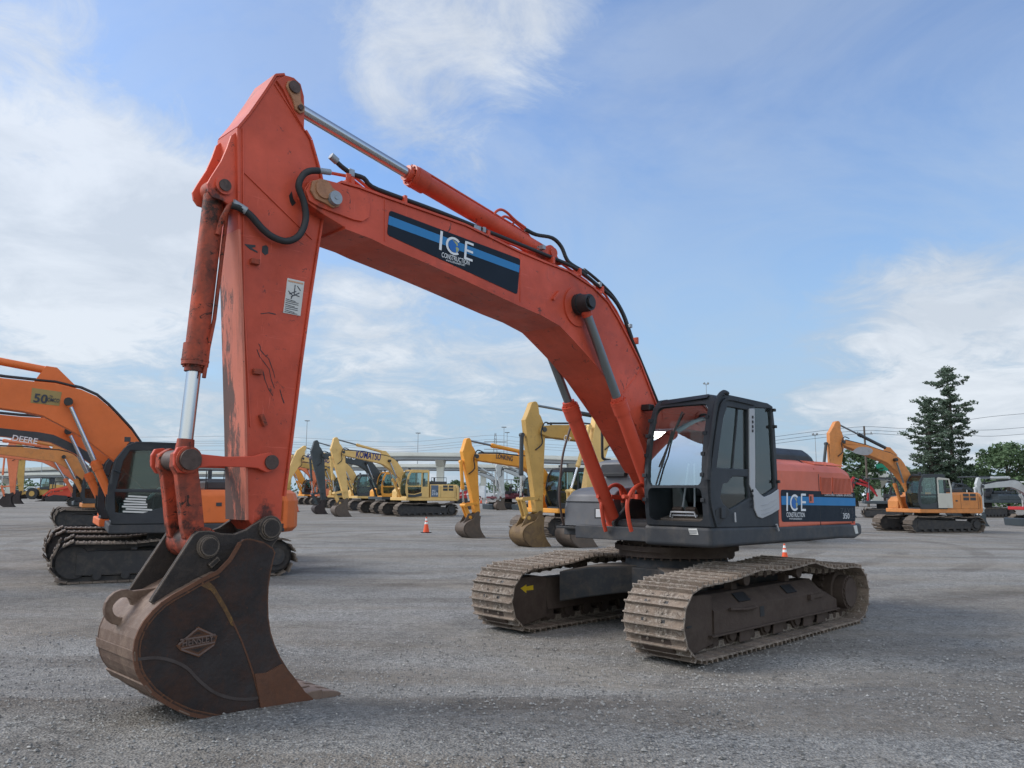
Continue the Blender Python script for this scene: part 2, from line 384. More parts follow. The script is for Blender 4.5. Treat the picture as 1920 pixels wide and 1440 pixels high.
# flanges (top and bottom plates that stand slightly proud of the webs) and the doubler plate at the head
fl = MB()
for line, sgn in ((boom_top[1:-1], 1), (boom_bot[2:-1], -1)):
    for a, b in zip(line, line[1:]):
        n = Vector((-(b[1]-a[1]), b[0]-a[0])).normalized()
        if n.y*sgn < 0: n = -n
        q = [(a[0], a[1]), (b[0], b[1]), (b[0]+n.x*.022, b[1]+n.y*.022), (a[0]+n.x*.022, a[1]+n.y*.022)]
        fl.prism(q, -.305, .305)
fl.build('boom_flange', P_RED, boom)
dbl = [FU.xz(*p, .31) for p in ((583, 342), (600, 334), (640, 345), (672, 357), (690, 368), (695, 385), (692, 408), (680, 415), (664, 412), (600, 388), (580, 376), (574, 358))]
MB().prism(dbl, .286, .31).prism(dbl, -.31, -.286).build('head_plate', P_RED, boom, .004)
kp = [FU.xz(*p, .345) for p in ((588, 338), (603, 335), (616, 344), (634, 358), (641, 372), (638, 386), (626, 389), (612, 380), (594, 372), (584, 356))]
MB().prism(kp, .31, .335).build('keeper_plate', P_CREAM, boom, .004)
p_arm = FU.xz(603, 357, .3)
MB().cyl((p_arm[0], -.35, p_arm[1]), (p_arm[0], .352, p_arm[1]), .085, n=28).build('pin', P_CREAM, boom, .004)
pb = FU.xz(627, 372, .35)
MB().cyl((pb[0], .33, pb[1]), (pb[0], .385, pb[1]), .062, n=24).cyl((pb[0], .385, pb[1]), (pb[0], .392, pb[1]), .018, n=10).build('pin_head', P_BOLT, boom, .004)
# cylinder boss on the web
cb = FU.xz(1085, 575, .32)
MB().cyl((cb[0], -.305, cb[1]), (cb[0], .305, cb[1]), .24, n=36).build('boss_plate', P_RED, boom, .006)
bp0 = FU.hit(1100, 568, .44)
ctop = (bp0.x-.0, bp0.z)
pn = MB().cyl((ctop[0], -.5, ctop[1]), (ctop[0], .5, ctop[1]), .085, n=24).cyl((ctop[0], .3, ctop[1]), (ctop[0], .36, ctop[1]), .13, n=24).cyl((ctop[0], .36, ctop[1]), (ctop[0], .50, ctop[1]), .115, .10, n=24)
pn.cyl((ctop[0], .5, ctop[1]), (ctop[0], .53, ctop[1]), .065, n=14)
pn.build('cylinder_pin', P_BLACK, boom, .004)
# small weld strips, bracket and hooks on the near web
a1, a2 = FU.xz(1037, 562, .3), FU.xz(1048, 547, .3)
MB().bar((a1[0], .30, a1[1]), (a2[0], .30, a2[1]), .03, .03).build('hook', P_RED, boom)
for pa, pb_ in (((1170, 735), (1205, 690)), ((722, 375), (722, 452)), ((976, 478), (976, 566))):
    u, v = FU.xz(*pa, .29), FU.xz(*pb_, .29); MB().bar((u[0], .287, u[1]), (v[0], .287, v[1]), .008, .012).build('weld_seam', P_RED, boom)
# decal on the boom
dz = .290
dc = [FU.xz(*p, dz) for p in ((730.5, 394), (976, 486), (970, 552), (726, 440))]
def lerp2(a, b, t): return (a[0]+(b[0]-a[0])*t, a[1]+(b[1]-a[1])*t)
def round_quad(c, r=.035, n=4):
    out = []
    for i in range(4):
        p, a, b = Vector(c[i]), Vector(c[i-1]), Vector(c[(i+1) % 4])
        u = p + (a-p).normalized()*r; v = p + (b-p).normalized()*r
        for k in range(n+1):
            t = k/n; q = u*(1-t)**2 + p*2*t*(1-t) + v*t*t; out.append((q.x, q.y))
    return out
MB().prism(round_quad(dc), .2852, dz).build('decal', M_NAVY, boom)
bl = [FU.xz(*p, dz+.002) for p in ((729.5, 404.5), (974.4, 497.5), (973.3, 511), (727.8, 420.5))]
MB().prism(bl, dz, dz+.0015).build('stripe', M_BLUE, boom)
lg = MB(); w_ = dz+.004
Oc = Vector(FU.xz(851, 461.5, w_)); Uc = (Vector(FU.xz(866.5, 467.5, w_))-Oc); Vc = Vector(FU.xz(852.3, 444.5, w_))-Oc
ice_logo(lg, Oc, Uc*.95, Vc*.95, w_)
text_on(lg, 'CONSTRUCTION', FU.xz(827.8, 481.5, w_), FU.xz(880, 497.5, w_), .052, w_, up=Vc.normalized())
text_on(lg, 'WWW.ICEENGINEERS.NET', FU.xz(836, 489.5, w_), FU.xz(872, 499.5, w_), .020, w_, up=Vc.normalized())
lg.build('lettering', [M_WHITE, M_GLOBE, M_LAND], boom)

# ---- arm
HA = .18
ARM_PX = [(519, 142), (533, 139), (548, 143), (562, 154), (570, 178), (571.5, 215), (572, 245), (582, 262), (590, 290), (600, 325), (606, 357), (605, 400), (597, 450), (580, 560), (562, 690), (545, 830), (532, 930), (528, 985), (515, 1005), (490, 1005), (466, 975), (465, 900), (463, 800), (456, 560), (451, 430), (449, 240), (470, 215), (500, 172)]
ARM = [FU.xz(*p, HA) for p in ARM_PX]
arm = MB().prism(ARM, -HA+.012, HA-.012).build('arm', P_RED, main, .008)
# plates proud on the edges: front face plate (scraped) and the back plate
fr = [FU.xz(*p, HA) for p in ((535, 141), (519, 142), (500, 172), (470, 215), (449, 240), (451, 430), (456, 560), (463, 800), (465, 900), (466, 975))]
fp = MB(); fps = MB()
for i, (a, b) in enumerate(zip(fr, fr[1:])):
    n = Vector((b[1]-a[1], -(b[0]-a[0]))).normalized()
    if n.x < 0: n = -n
    q = [a, b, (b[0]+n.x*.02, b[1]+n.y*.02), (a[0]+n.x*.02, a[1]+n.y*.02)]
    (fps if i >= 5 else fp).prism(q, -HA, HA)
fp.build('head_cover_plate', P_RED, arm)
fps.build('front_plate', P_FRONTFACE, arm)
bk = [FU.xz(*p, HA) for p in ((572, 245), (582, 262), (600, 325), (606, 357), (605, 400), (597, 450), (580, 560), (562, 690), (545, 830), (532, 930))]
bp_ = MB()
for a, b in zip(bk, bk[1:]):
    n = Vector((b[1]-a[1], -(b[0]-a[0]))).normalized()
    if n.x > 0: n = -n
    bp_.prism([a, b, (b[0]+n.x*.018, b[1]+n.y*.018), (a[0]+n.x*.018, a[1]+n.y*.018)], -HA-.008, HA+.008)
bp_.build('back_plate', P_RED, arm)
# diagonal stiffener line and side doubler at the top
for pa, pb_ in (((458, 322), (586, 448)), ((516, 157), (572, 245)), ((456, 240), (458, 560)), ((458, 560), (470, 800))):
    u, v = FU.xz(*pa, HA), FU.xz(*pb_, HA); MB().bar((u[0], HA-.008, u[1]), (v[0], HA-.008, v[1]), .014, .012).build('weld_seam', P_RED, arm)
tp = [FU.xz(*p, HA+.02) for p in ((520, 150), (535, 141), (552, 145), (565, 157), (571, 180), (572, 210), (571, 240), (560, 222), (546, 196), (533, 168))]
MB().prism(tp, HA-.014, HA+.012).prism(tp, -HA-.012, -HA+.014).build('top_eye_plate', P_RED, arm, .004)
kp = [FU.xz(*p, HA+.03) for p in ((540, 152), (550, 151), (560, 157), (563, 172), (564, 190), (571, 200), (571, 210), (563, 213), (554, 205), (550, 188), (542, 172), (537, 162))]
MB().prism(kp, HA+.012, HA+.035).build('keeper_plate', P_CREAM, arm, .003)
pt = FU.xz(551, 164, HA+.03)
MB().cyl((pt[0], -HA-.05, pt[1]), (pt[0], HA+.055, pt[1]), .055, n=20).build('pin', P_PIN, arm, .004)
pt2 = FU.xz(563, 202, HA+.04)
MB().cyl((pt2[0], HA+.03, pt2[1]), (pt2[0], HA+.06, pt2[1]), .026, n=14).build('bolt', P_PIN, arm)
# bracket plates that carry the bucket cylinder
def brk(px, Y): return [FU.xz(*p, Y) for p in px]
BR = [(449, 243), (437, 252), (429, 275), (418, 300), (400, 328), (392, 342), (394, 356), (402, 368), (420, 374), (449, 392)]
MB().prism(brk(BR, HA), .125, .15).prism(brk(BR, HA), -.15, -.125).build('cylinder_bracket', P_RED, arm, .004)
pc = FU.xz(419, 349, .15)
MB().cyl((pc[0], -.18, pc[1]), (pc[0], .175, pc[1]), .075, n=22).build('bracket_boss', P_RED, arm, .004)
MB().cyl((pc[0], -.19, pc[1]), (pc[0], .19, pc[1]), .05, n=20).build('bracket_pin', P_PIN, arm, .004)
# tabs, dark patches, scratches
for px, py in ((477, 491), (482, 697)):
    u = FU.xz(px, py, HA); MB().box((u[0], HA+.005, u[1]), (.075, .05, .045)).build('tab', P_REDW, arm, .004)
u = FU.xz(492, 788, HA); MB().box((u[0], HA+.005, u[1]), (.035, .05, .10), ry=rad(25)).build('tab', P_REDW, arm, .004)
dp = MB()
for pts in ([(459, 457), (480, 459), (480, 463), (472, 464), (484, 471), (484, 474), (470, 467), (463, 461)], [(493, 461), (500, 459), (504, 463), (504, 475), (498, 478), (492, 472)], [(543, 366), (548, 358), (551, 372), (556, 380), (549, 386), (545, 378)]):
    MB().prism([FU.xz(*p, HA) for p in pts], HA-.0115, HA-.0085).build('bare_patch', P_BLACK, arm)
for pts in ([(486, 644), (490, 651), (489, 655), (496, 664), (505, 672), (510, 686), (514, 697), (517, 709)], [(483, 655), (488, 668), (494, 676), (500, 684), (506, 692), (510, 712), (516, 728)], [(494, 695), (498, 712), (505, 730), (513, 742)], [(526, 730), (530, 745), (534, 756)], [(499, 668), (503, 665)], [(490, 588), (505, 586), (518, 589)]):
    q = [FU.xz(*p, HA) for p in pts]; m_ = MB()
    for a, b in zip(q, q[1:]): m_.bar((a[0], HA-.0105, a[1]), (b[0], HA-.0105, b[1]), .002, random.uniform(.004, .009))
    m_.build('scratch', P_BLACK, arm)
sk = [FU.xz(*p, HA) for p in ((540, 521), (571.5, 528), (564, 592), (532, 586))]
MB().prism(sk, HA-.012, HA-.006).build('safety_label', M_LABEL, arm)
il = MB()
def sp(px, py): return FU.xz(px, py, HA)
for k in range(8):
    y = 560 + k*3.4; w = 24 if k % 3 else 18
    a, b = sp(536.5-k*.35, y), sp(536.5-k*.35+w, y+5.3); il.bar((a[0], HA-.004, a[1]), (b[0], HA-.004, b[1]), .002, .0045)
il.bar((*(lambda q: (q[0], HA-.004, q[1]))(sp(541, 526)),), (*(lambda q: (q[0], HA-.004, q[1]))(sp(569, 532)),), .002, .012, mi=1)
for pa, pb_ in (((554, 534), (552, 552)), ((552, 552), (562, 556)), ((541, 545), (549, 554)), ((549, 554), (546, 560)), ((558, 536), (564, 545)), ((543, 551), (556, 546)), ((546, 556), (562, 549))):
    a, b = sp(*pa), sp(*pb_); il.bar((a[0], HA-.004, a[1]), (b[0], HA-.004, b[1]), .002, .007)
il.build('safety_print', [M_INK, M_INKO], arm)

# ---- cylinders
def hyd(name, parent, p0, p1, frac, rb, rr, matb=P_RED, matr=M_CHROME, eye0=None, eye1=None, yw=.1, gland=1.18):
    """barrel from p0, rod on to p1"""
    p0 = Vector(p0); p1 = Vector(p1); d = (p1-p0); q = p0 + d*frac; u = d.normalized()
    b = MB().cyl(p0 + u*rb*.6, q, rb, n=28).cyl(q - u*rb*2.0, q, rb*gland, n=28).cyl(q, q+u*rb*.55, rb*.86, n=28)
    b.cyl(q-u*rb*.55, q-u*rb*.40, rb*(gland+.04), n=28)
    b.cyl(p0 - Vector((0, yw, 0)), p0 + Vector((0, yw, 0)), rb*1.05, n=22)
    for k in range(10):
        t = 2*math.pi*k/10; a = u.cross(Vector((0, 1, 0))).normalized(); bb = u.cross(a)
        o = (a*math.cos(t)+bb*math.sin(t))*rb*(gland-.22); b.cyl(q+o, q+o+u*.016, .009, n=6)
    cyl = b.build(name, matb, parent, .004)
    MB().cyl(q, p1 - u*rr*1.0, rr, n=24).build('rod', matr, cyl)
    MB().cyl(p1 - Vector((0, yw, 0)), p1 + Vector((0, yw, 0)), rr*1.55, n=22).cyl(p1-u*rr*2.9, p1-u*rr*.5, rr*1.15, rr*1.35, n=22).build('rod_eye', matb, cyl, .004)
    return cyl
pA0 = FU.hit(1022, 478, 0); pA1 = Vector((pt[0]+.01, 0, pt[1]-.03))
ac = hyd('arm_cylinder', main, pA0, pA1, .585, .098, .056, P_RED)
# hose pipes on the arm cylinder
u_ = (pA1-pA0).normalized(); up_ = Vector((-u_.z, 0, u_.x)); up_ = up_ if up_.z > 0 else -up_
MB().tube([pA0 + u_*.35 + up_*.12, pA0+u_*.6+up_*.13, pA0 + u_*2.05 + up_*.13, pA0+u_*2.15+up_*.11], .014).build('steel_pipe', P_RED, ac)
lp = MB()
def P3(px, py, Y): return FU.hit(px, py, Y)
lp.tube(smooth_path([P3(931, 413, .05), P3(928, 400, .06), P3(938, 393, .06), P3(950, 398, .06), P3(966, 413, .06), P3(985, 427, .06)]), .016)
lp.tube(smooth_path([P3(938, 411, -.02), P3(948, 406, -.02), P3(966, 417, -.02), P3(985, 434, -.02), P3(995, 448, -.02)]), .016)
lp.tube([P3(955, 424, .02), P3(966, 416, .02)], .012)
lp.build('pipe_loop', P_REDB, ac)
# boom bracket for the arm cylinder
bk_ = [FU.xz(*p, .12) for p in ((985, 470), (1000, 470), (1016, 462), (1028, 462), (1040, 472), (1052, 497), (1030, 500), (1000, 488))]
MB().prism(bk_, .10, .13).prism(bk_, -.13, -.10).cyl((pA0.x, -.15, pA0.z), (pA0.x, .15, pA0.z), .06, n=18).build('cylinder_bracket', P_RED, boom, .004)
pB0 = FU.hit(404, 354, 0); pB1 = FU.hit(344, 862, 0)
pB0.x = pc[0]; pB0.z = pc[1]
bc = hyd('bucket_cylinder', main, pB0, pB1, .665, .088, .056, P_REDW, M_CHROME, yw=.085)
ub = (pB1-pB0).normalized()
MB().tube([pB0+ub*.18+Vector((-.09, .07, 0)), pB0+ub*.3+Vector((-.1, .05, 0)), pB0+ub*1.1+Vector((-.1, .04, 0)), pB0+ub*1.35+Vector((-.07, .06, 0)), pB0+ub*1.6+Vector((-.05, .085, 0))], .017).build('steel_pipe', P_REDW, bc)
for sy in (.385, -.40):
    hyd('boom_cylinder', main, (.90, sy, 1.40), (ctop[0], sy, ctop[1]), .585, .088 if sy > 0 else .096, .056, P_REDB, M_GREYROD, yw=.075, gland=1.16)

# ---- hoses on boom and arm
hs = MB().tube(smooth_path([P3(434, 385, .20), P3(450, 390, .21), P3(470, 404, .22), P3(493, 430, .23), P3(515, 446, .24), P3(540, 452, .25), P3(562, 440, .25), P3(573, 412, .26), P3(570, 380, .27), P3(560, 350, .28), P3(567, 330, .29), P3(580, 321, .30), P3(598, 320, .30)], 6), .030, 10)
hs.build('hydraulic_hose', P_RUBBER, arm)
MB().tube([P3(436, 380, .20), P3(446, 386, .20), P3(462, 396, .22)], .034, 10).tube([P3(598, 320, .30), P3(619, 323, .3)], .028, 10).build('hose_fitting', P_BOLT, arm)
MB().tube([P3(441, 379, .19), P3(430, 386, .18), P3(418, 408, .14), P3(412, 424, .10), P3(408, 440, .1)], .022).build('steel_pipe', P_REDW, arm)
ln = MB()
top_off = [P3(px, py, .16) for px, py in ((618, 324), (650, 330), (668, 334), (690, 352), (740, 372), (820, 400), (905, 432), (1000, 470), (1060, 492), (1110, 528), (1135, 553), (1155, 583), (1175, 622), (1190, 655), (1206, 690), (1230, 745))]
ln.tube(top_off, .016)
ln.tube([p + Vector((.0, -.09, .02)) for p in top_off[2:]], .016)
ln.build('boom_pipe', P_RED, boom)
bh = MB().tube(smooth_path([P3(628, 300, .18), P3(640, 312, .18), P3(660, 326, .18), P3(682, 334, .18), P3(697, 350, .18), P3(740, 367, .18), P3(820, 396, .18), P3(905, 430, .18), P3(1040, 485, .18), P3(1085, 507, .18), P3(1118, 533, .18), P3(1150, 560, .18), P3(1168, 590, .18), P3(1178, 620, .18), P3(1195, 662, .18), P3(1233, 755, .18)], 3), .023, 8)
bh.tube(smooth_path([P3(985, 430, .06), P3(1005, 440, .08), P3(1035, 446, .1), P3(1052, 462, .12), P3(1062, 485, .15), P3(1072, 496, .16), P3(1100, 512, .16)], 4), .024, 8)
bh.tube(smooth_path([P3(1095, 505, .0), P3(1122, 527, .0), P3(1150, 556, .0), P3(1170, 590, .0), P3(1184, 630, .0), P3(1205, 690, .0), P3(1236, 760, .0)], 4), .02, 8)
bh.build('hydraulic_hose', P_RUBBER, boom)
ft = MB().tube([P3(620, 292, .18), P3(632, 303, .18)], .034, 10).box(tuple(P3(657, 325, .18)), (.06, .06, .07)).box(tuple(P3(893, 428, .18)), (.10, .05, .05)).box(tuple(P3(905, 432, .18)), (.04, .07, .06)).box(tuple(P3(1120, 535, .15)), (.04, .12, .06)).box(tuple(P3(1177, 612, .15)), (.05, .12, .05)).box(tuple(P3(1015, 465, .14)), (.05, .1, .05))
ft.build('hose_fitting', P_BOLT, boom, .004)
for px, py, Y in ((653, 345, .2), (752, 378, .15), (908, 442, .15), (1030, 490, .15), (1080, 512, .15), (1122, 545, .14), (1187, 640, .14)):
    p = P3(px, py, Y); MB().box(tuple(p), (.035, .16, .09)).build('pipe_bracket', P_RED, boom, .003)
p = P3(653, 345, .24); MB().box(tuple(p), (.05, .02, .2)).build('pipe_bracket', P_RED, boom, .003)

# ---- bucket linkage and bucket
pl0 = FU.hit(350, 862, .2); pR = FU.hit(505, 867, .2)
link = MB()
for sy in (1, -1):
    Lk = [FU.xz(*p, .27) for p in ((338, 838), (355, 836), (372, 850), (430, 856), (480, 855), (497, 850), (512, 848), (521, 856), (523, 870), (516, 882), (505, 886), (488, 878), (468, 876), (400, 874), (372, 878), (356, 888), (340, 886), (331, 872), (331, 850))]
    link.prism(Lk, sy*.196, sy*.232)
lk = link.build('side_link', P_REDB, main, .006)
MB().cyl((pR.x, -.245, pR.z), (pR.x, .25, pR.z), .060, n=22).build('pin', P_PIN, lk, .005)
MB().cyl((pl0.x, -.26, pl0.z), (pl0.x, .285, pl0.z), .080, n=26).build('pin', P_PIN, lk, .006)
for y_ in (.232, -.252): MB().cyl((pl0.x, y_, pl0.z), (pl0.x, y_+.020, pl0.z), .10, n=26).build('pin_collar', P_REDW, lk, .004)
bl_ = MB()
pH = FU.hit(386, 1018, .25)
for sy in (1, -1):
    K = [FU.xz(*p, .15) for p in ((324, 850), (345, 838), (366, 848), (370, 880), (375, 920), (381, 985), (378, 1006), (362, 1020), (345, 1010), (340, 985), (335, 930), (330, 890), (322, 875))]
    bl_.prism(K, sy*.095, sy*.175)
bl_.prism([FU.xz(*p, .0) for p in ((335, 905), (360, 905), (372, 985), (345, 985))], -.11, .11)
bl_.cyl((pH.x, -.21, pH.z), (pH.x, .21, pH.z), .118, n=26)
bl_.build('bucket_link', P_REDW, main, .008)
BW = .37
SIDE_PX = [(471, 1010), (458, 1011), (450, 1018), (442, 1032), (432, 1049), (409, 1073), (378, 1088), (350, 1104), (323, 1119), (304, 1132), (288, 1147), (273, 1165), (263, 1182), (256, 1200), (253, 1221), (254, 1240), (258, 1258), (264, 1271), (273, 1283), (285, 1298), (300, 1310), (317, 1321), (335, 1330), (356, 1339), (380, 1344), (405, 1349), (432, 1350), (462, 1347), (491, 1341), (520, 1336), (549, 1330), (572, 1326), (590, 1321), (590, 1312), (572, 1297), (553, 1271), (540, 1255), (526, 1232), (515, 1208), (508, 1185), (504, 1158), (503, 1130), (504, 1100), (508, 1073), (513, 1050), (517, 1036), (512, 1027), (494, 1016)]
SIDE = [FU.xz(*p, BW) for p in SIDE_PX]
bkt = MB().prism(SIDE, BW-.03, BW).prism(SIDE, -BW, -BW+.03).build('bucket', P_BUCKET, main, .008)
bkt['label'] = 'rust brown digging bucket resting on the gravel'
back = SIDE[5:33]
cen = Vector((sum(p[0] for p in SIDE)/len(SIDE), sum(p[1] for p in SIDE)/len(SIDE)))
inn = []
for i, p in enumerate(back):
    a = Vector(back[max(i-1, 0)]); b = Vector(back[min(i+1, len(back)-1)]); n = Vector((-(b-a).y, (b-a).x)).normalized()
    if n.dot(cen-Vector(p)) < 0: n = -n
    inn.append((p[0]+n.x*.035, p[1]+n.y*.035))
sh = MB()
yy = [-BW-.004, -BW/2, 0, BW/2, BW+.004]
for k in range(4):
    y0, y1 = yy[k], yy[k+1]
    for i in range(len(back)-1):
        a, b, c, d = back[i], back[i+1], inn[i+1], inn[i]
        sh._add([(a[0], y0, a[1]), (b[0], y0, b[1]), (b[0], y1, b[1]), (a[0], y1, a[1])], [(0, 1, 2, 3)], 0, True)
        sh._add([(d[0], y0, d[1]), (c[0], y0, c[1]), (c[0], y1, c[1]), (d[0], y1, d[1])], [(0, 1, 2, 3)], 0, True)
for y in (-BW-.004, BW+.004):
    for i in range(len(back)-1):
        a, b, c, d = back[i], back[i+1], inn[i+1], inn[i]
        sh._add([(a[0], y, a[1]), (b[0], y, b[1]), (c[0], y, c[1]), (d[0], y, d[1])], [(0, 1, 2, 3)], 1)
sh.build('back_shell', [P_BUCKETB, P_BUCKET], bkt)
# welded wear strips wrapped round the back and the rusty rim
ws = MB()
def strip(i0, i1, th, y0=-BW-.008, y1=BW+.008, mi=0, m=ws):
    seg = back[i0:i1+1]; out = []
    for i, p in enumerate(seg):
        j = i0+i; a = Vector(back[max(j-1, 0)]); b = Vector(back[min(j+1, len(back)-1)]); n = Vector((-(b-a).y, (b-a).x)).normalized()
        if n.dot(cen-Vector(p)) > 0: n = -n
        out.append((p[0]+n.x*th, p[1]+n.y*th))
    m.prism(list(seg)+out[::-1], y0, y1, mi=mi)
for i0, i1, th in ((9, 10, .010), (13, 14, .014), (17, 18, .010)):
    ws = MB(); strip(i0, i1, th, m=ws); ws.build('wear_strip', P_BUCKETB, bkt, .004)
rim = MB()
for i in range(2, len(SIDE)-16):
    a, b = SIDE[i], SIDE[i+1]; rim.bar((a[0], BW-.002, a[1]), (b[0], BW-.002, b[1]), .018, .028)
rim.build('rim_weld', P_RUST, bkt)
# curved wear liner and central ridge on the near side plate
ln_ = [FU.xz(*p, BW) for p in smooth2([(258, 1236), (290, 1233), (320, 1238), (350, 1252), (372, 1275), (400, 1297), (430, 1308), (462, 1311), (484, 1308)], 3)]
lo_ = MB()
for a, b in zip(ln_, ln_[1:]): lo_.bar((a[0], BW, a[1]), (b[0], BW, b[1]), .012, .022)
lo_.build('liner_edge', paint('liner_steel', (.050, .036, .032), .6, .5, dcol=(.03, .02, .016), scale=3), bkt)
yl = [FU.xz(*p, BW) for p in ((376, 1098), (392, 1091), (402, 1100), (412, 1117), (422, 1133), (436, 1160), (441, 1176), (433, 1172), (422, 1150), (408, 1126), (396, 1108))]
MB().prism(yl, BW, BW+.003).build('paint_scuff', P_YSCUFF, bkt)
seam = MB(); sp_ = [FU.xz(*p, BW) for p in ((436, 1165), (452, 1200), (462, 1226), (474, 1262), (484, 1300), (491, 1338))]
for a, b in zip(sp_, sp_[1:]): seam.bar((a[0], BW, a[1]), (b[0], BW, b[1]), .010, .012)
seam.build('seam', P_RUST, bkt)
cut = [FU.xz(*p, BW+.016) for p in ((478, 1264), (500, 1262), (530, 1245), (553, 1271), (572, 1297), (590, 1312), (590, 1322), (549, 1330), (492, 1341), (485, 1300))]
MB().prism(cut, BW, BW+.014).build('side_cutter', P_RUST, bkt, .004); MB().prism(cut, -BW-.014, -BW).build('side_cutter', P_RUST, bkt, .004)
# maker's badge, cast diamond
bd = MB()
dm = [FU.xz(*p, BW) for p in ((330, 1211), (371, 1175), (407, 1192), (401, 1210), (372, 1232), (338, 1220))]
bd.prism(dm, BW, BW+.008)
def off(px, py): q = FU.xz(px, py, BW+.012); return (q[0], BW+.012, q[1])
for pa, pb_ in (((334, 1209), (371, 1178)), ((371, 1178), (404, 1192)), ((401, 1209), (372, 1229)), ((372, 1229), (340, 1218)), ((338, 1200), (404, 1190)), ((340, 1217), (403, 1204))):
    bd.bar(off(*pa), off(*pb_), .008, .010, mi=1)
text_on(bd, 'HENSLEY', FU.xz(342, 1213, BW+.012), FU.xz(401, 1202.5, BW+.012), .050, BW+.0135, mi=1)
bd.build('badge', [P_BUCKET, paint('badge_highlight', (.13, .085, .07), .55, .3, dcol=(.06, .04, .03), scale=6)], bkt)
# hinge ears
E1 = [(281, 1128), (300, 1098), (330, 1052), (362, 1003), (372, 996), (393, 995), (415, 1000), (440, 1001), (462, 993), (487, 976), (498, 969), (510, 967), (521, 973), (526, 987), (523, 1008), (512, 1022), (505, 1045), (470, 1070), (400, 1082), (340, 1110), (300, 1140)]
ears = MB()
eo = [FU.xz(*p, .25) for p in E1]
ears.prism(eo, .215, .255).prism(eo, -.255, -.215)
er = ears.build('hinge_ear', P_EAR, bkt, .008)
pk = FU.hit(505, 990, .25); ph = FU.hit(391, 1025, .27)
MB().cyl((pk.x, -.30, pk.z), (pk.x, .30, pk.z), .075, n=24).cyl((pk.x, .255, pk.z), (pk.x, .275, pk.z), .10, n=24).build('pin', P_EAR, er, .006)
MB().cyl((ph.x, -.29, ph.z), (ph.x, .30, ph.z), .07, n=24).cyl((ph.x, .255, ph.z), (ph.x, .27, ph.z), .09, n=24).box((ph.x-.05, .27, ph.z-.12), (.09, .03, .04), ry=.7).build('pin', P_EAR, er, .006)
tq = [(q[0], 0, q[1]) for q in [FU.xz(*p, .0) for p in ((356, 1046), (372, 1052), (410, 1080), (400, 1095), (360, 1075))]]
tpl = [FU.xz(*p, .25) for p in ((345, 1100), (372, 1082), (409, 1066), (440, 1046), (470, 1030), (470, 1045), (430, 1075), (375, 1100))]
MB().prism(tpl, -.345, .345).build('top_plate', P_EAR, bkt)
# lifting eye on the back
leye = MB(); Hc = FU.hit(228, 1138, -.06); angs = [rad(a) for a in range(0, 360, 20)]
ringo = [(Hc.x+.130*math.cos(a), Hc.z+.130*math.sin(a)) for a in angs]; ringi = [(Hc.x+.072*math.cos(a), Hc.z+.072*math.sin(a)) for a in angs]
leye.prism(ringo, -.075, -.030, holes=[ringi]).prism([(Hc.x-.02, Hc.z+.11), (Hc.x-.24, Hc.z+.12), (Hc.x-.24, Hc.z-.1), (Hc.x-.06, Hc.z-.30), (Hc.x+.0, Hc.z-.10), (Hc.x-.07, Hc.z)], -.085, -.035)
leye.build('lifting_eye', P_BUCKETB, bkt, .006)
# lip and teeth
tip = SIDE[32]
lip = MB().prism([(tip[0]+.35, tip[1]-.045), (tip[0]-.06, tip[1]-.015), (tip[0]-.06, tip[1]+.015), (tip[0]+.35, tip[1]+.01)], -BW, BW)
lip.build('lip', P_BUCKET, bkt, .004)
for k in range(4):
    y = -BW+.075 + k*(2*BW-.15)/3
    L0 = [(tip[0]+.16, .055, .045), (tip[0]+.03, .070, .070), (tip[0]-.07, .074, .070), (tip[0]-.075, .062, .056), (tip[0]-.16, .056, .044), (tip[0]-.24, .046, .024), (tip[0]-.275, .036, .008)]
    loops = [[(x, y-w_, tip[1]+.03-h_*.8), (x, y+w_, tip[1]+.03-h_*.8), (x, y+w_, tip[1]+.03+h_*1.1), (x, y-w_, tip[1]+.03+h_*1.1)] for x, w_, h_ in L0]
    MB().loft(loops).build('tooth', P_TOOTH, bkt, .016)

# ---- upper structure
YL, YR = 1.37, -1.40
deck_px = [(1333, 1022), (1604, 1009), (1608, 995), (1607, 985), (1333, 989)]
dk = MB().prism([(1.40, 1.19), (1.40, 1.44), (-3.30, 1.37), (-3.32, 1.20), (-3.05, 1.14), (-2.5, 1.16)], .42, YL)
dk.build('side_skirt', P_DECK, main, .07, 4)
MB().prism([(1.05, 1.20), (1.05, 1.38), (-3.2, 1.34), (-3.2, 1.17)], -.98, .44).build('deck', P_DECK, main, .01)
MB().prism([(.80, 1.22), (.80, 1.33), (-3.0, 1.33), (-3.0, 1.20)], YR, -.96).build('right_deck', P_DECK, main, .01)
u = [FU.yz(*p, 1.41) for p in ((1290, 991), (1306, 991), (1309, 1003), (1293, 1002))]
lb = MB().prism(u, 1.401, 1.406, 'yz', mi=0)
for k in range(2):
    a = FU.yz(1292, 995.5+k*3.8, 1.41); b = FU.yz(1306, 995.5+k*3.8, 1.41); lb.bar((1.408, a[0], a[1]), (1.408, b[0], b[1]), .002, .010, mi=1)
lb.build('stock_label', [M_LABEL, M_INK], main)
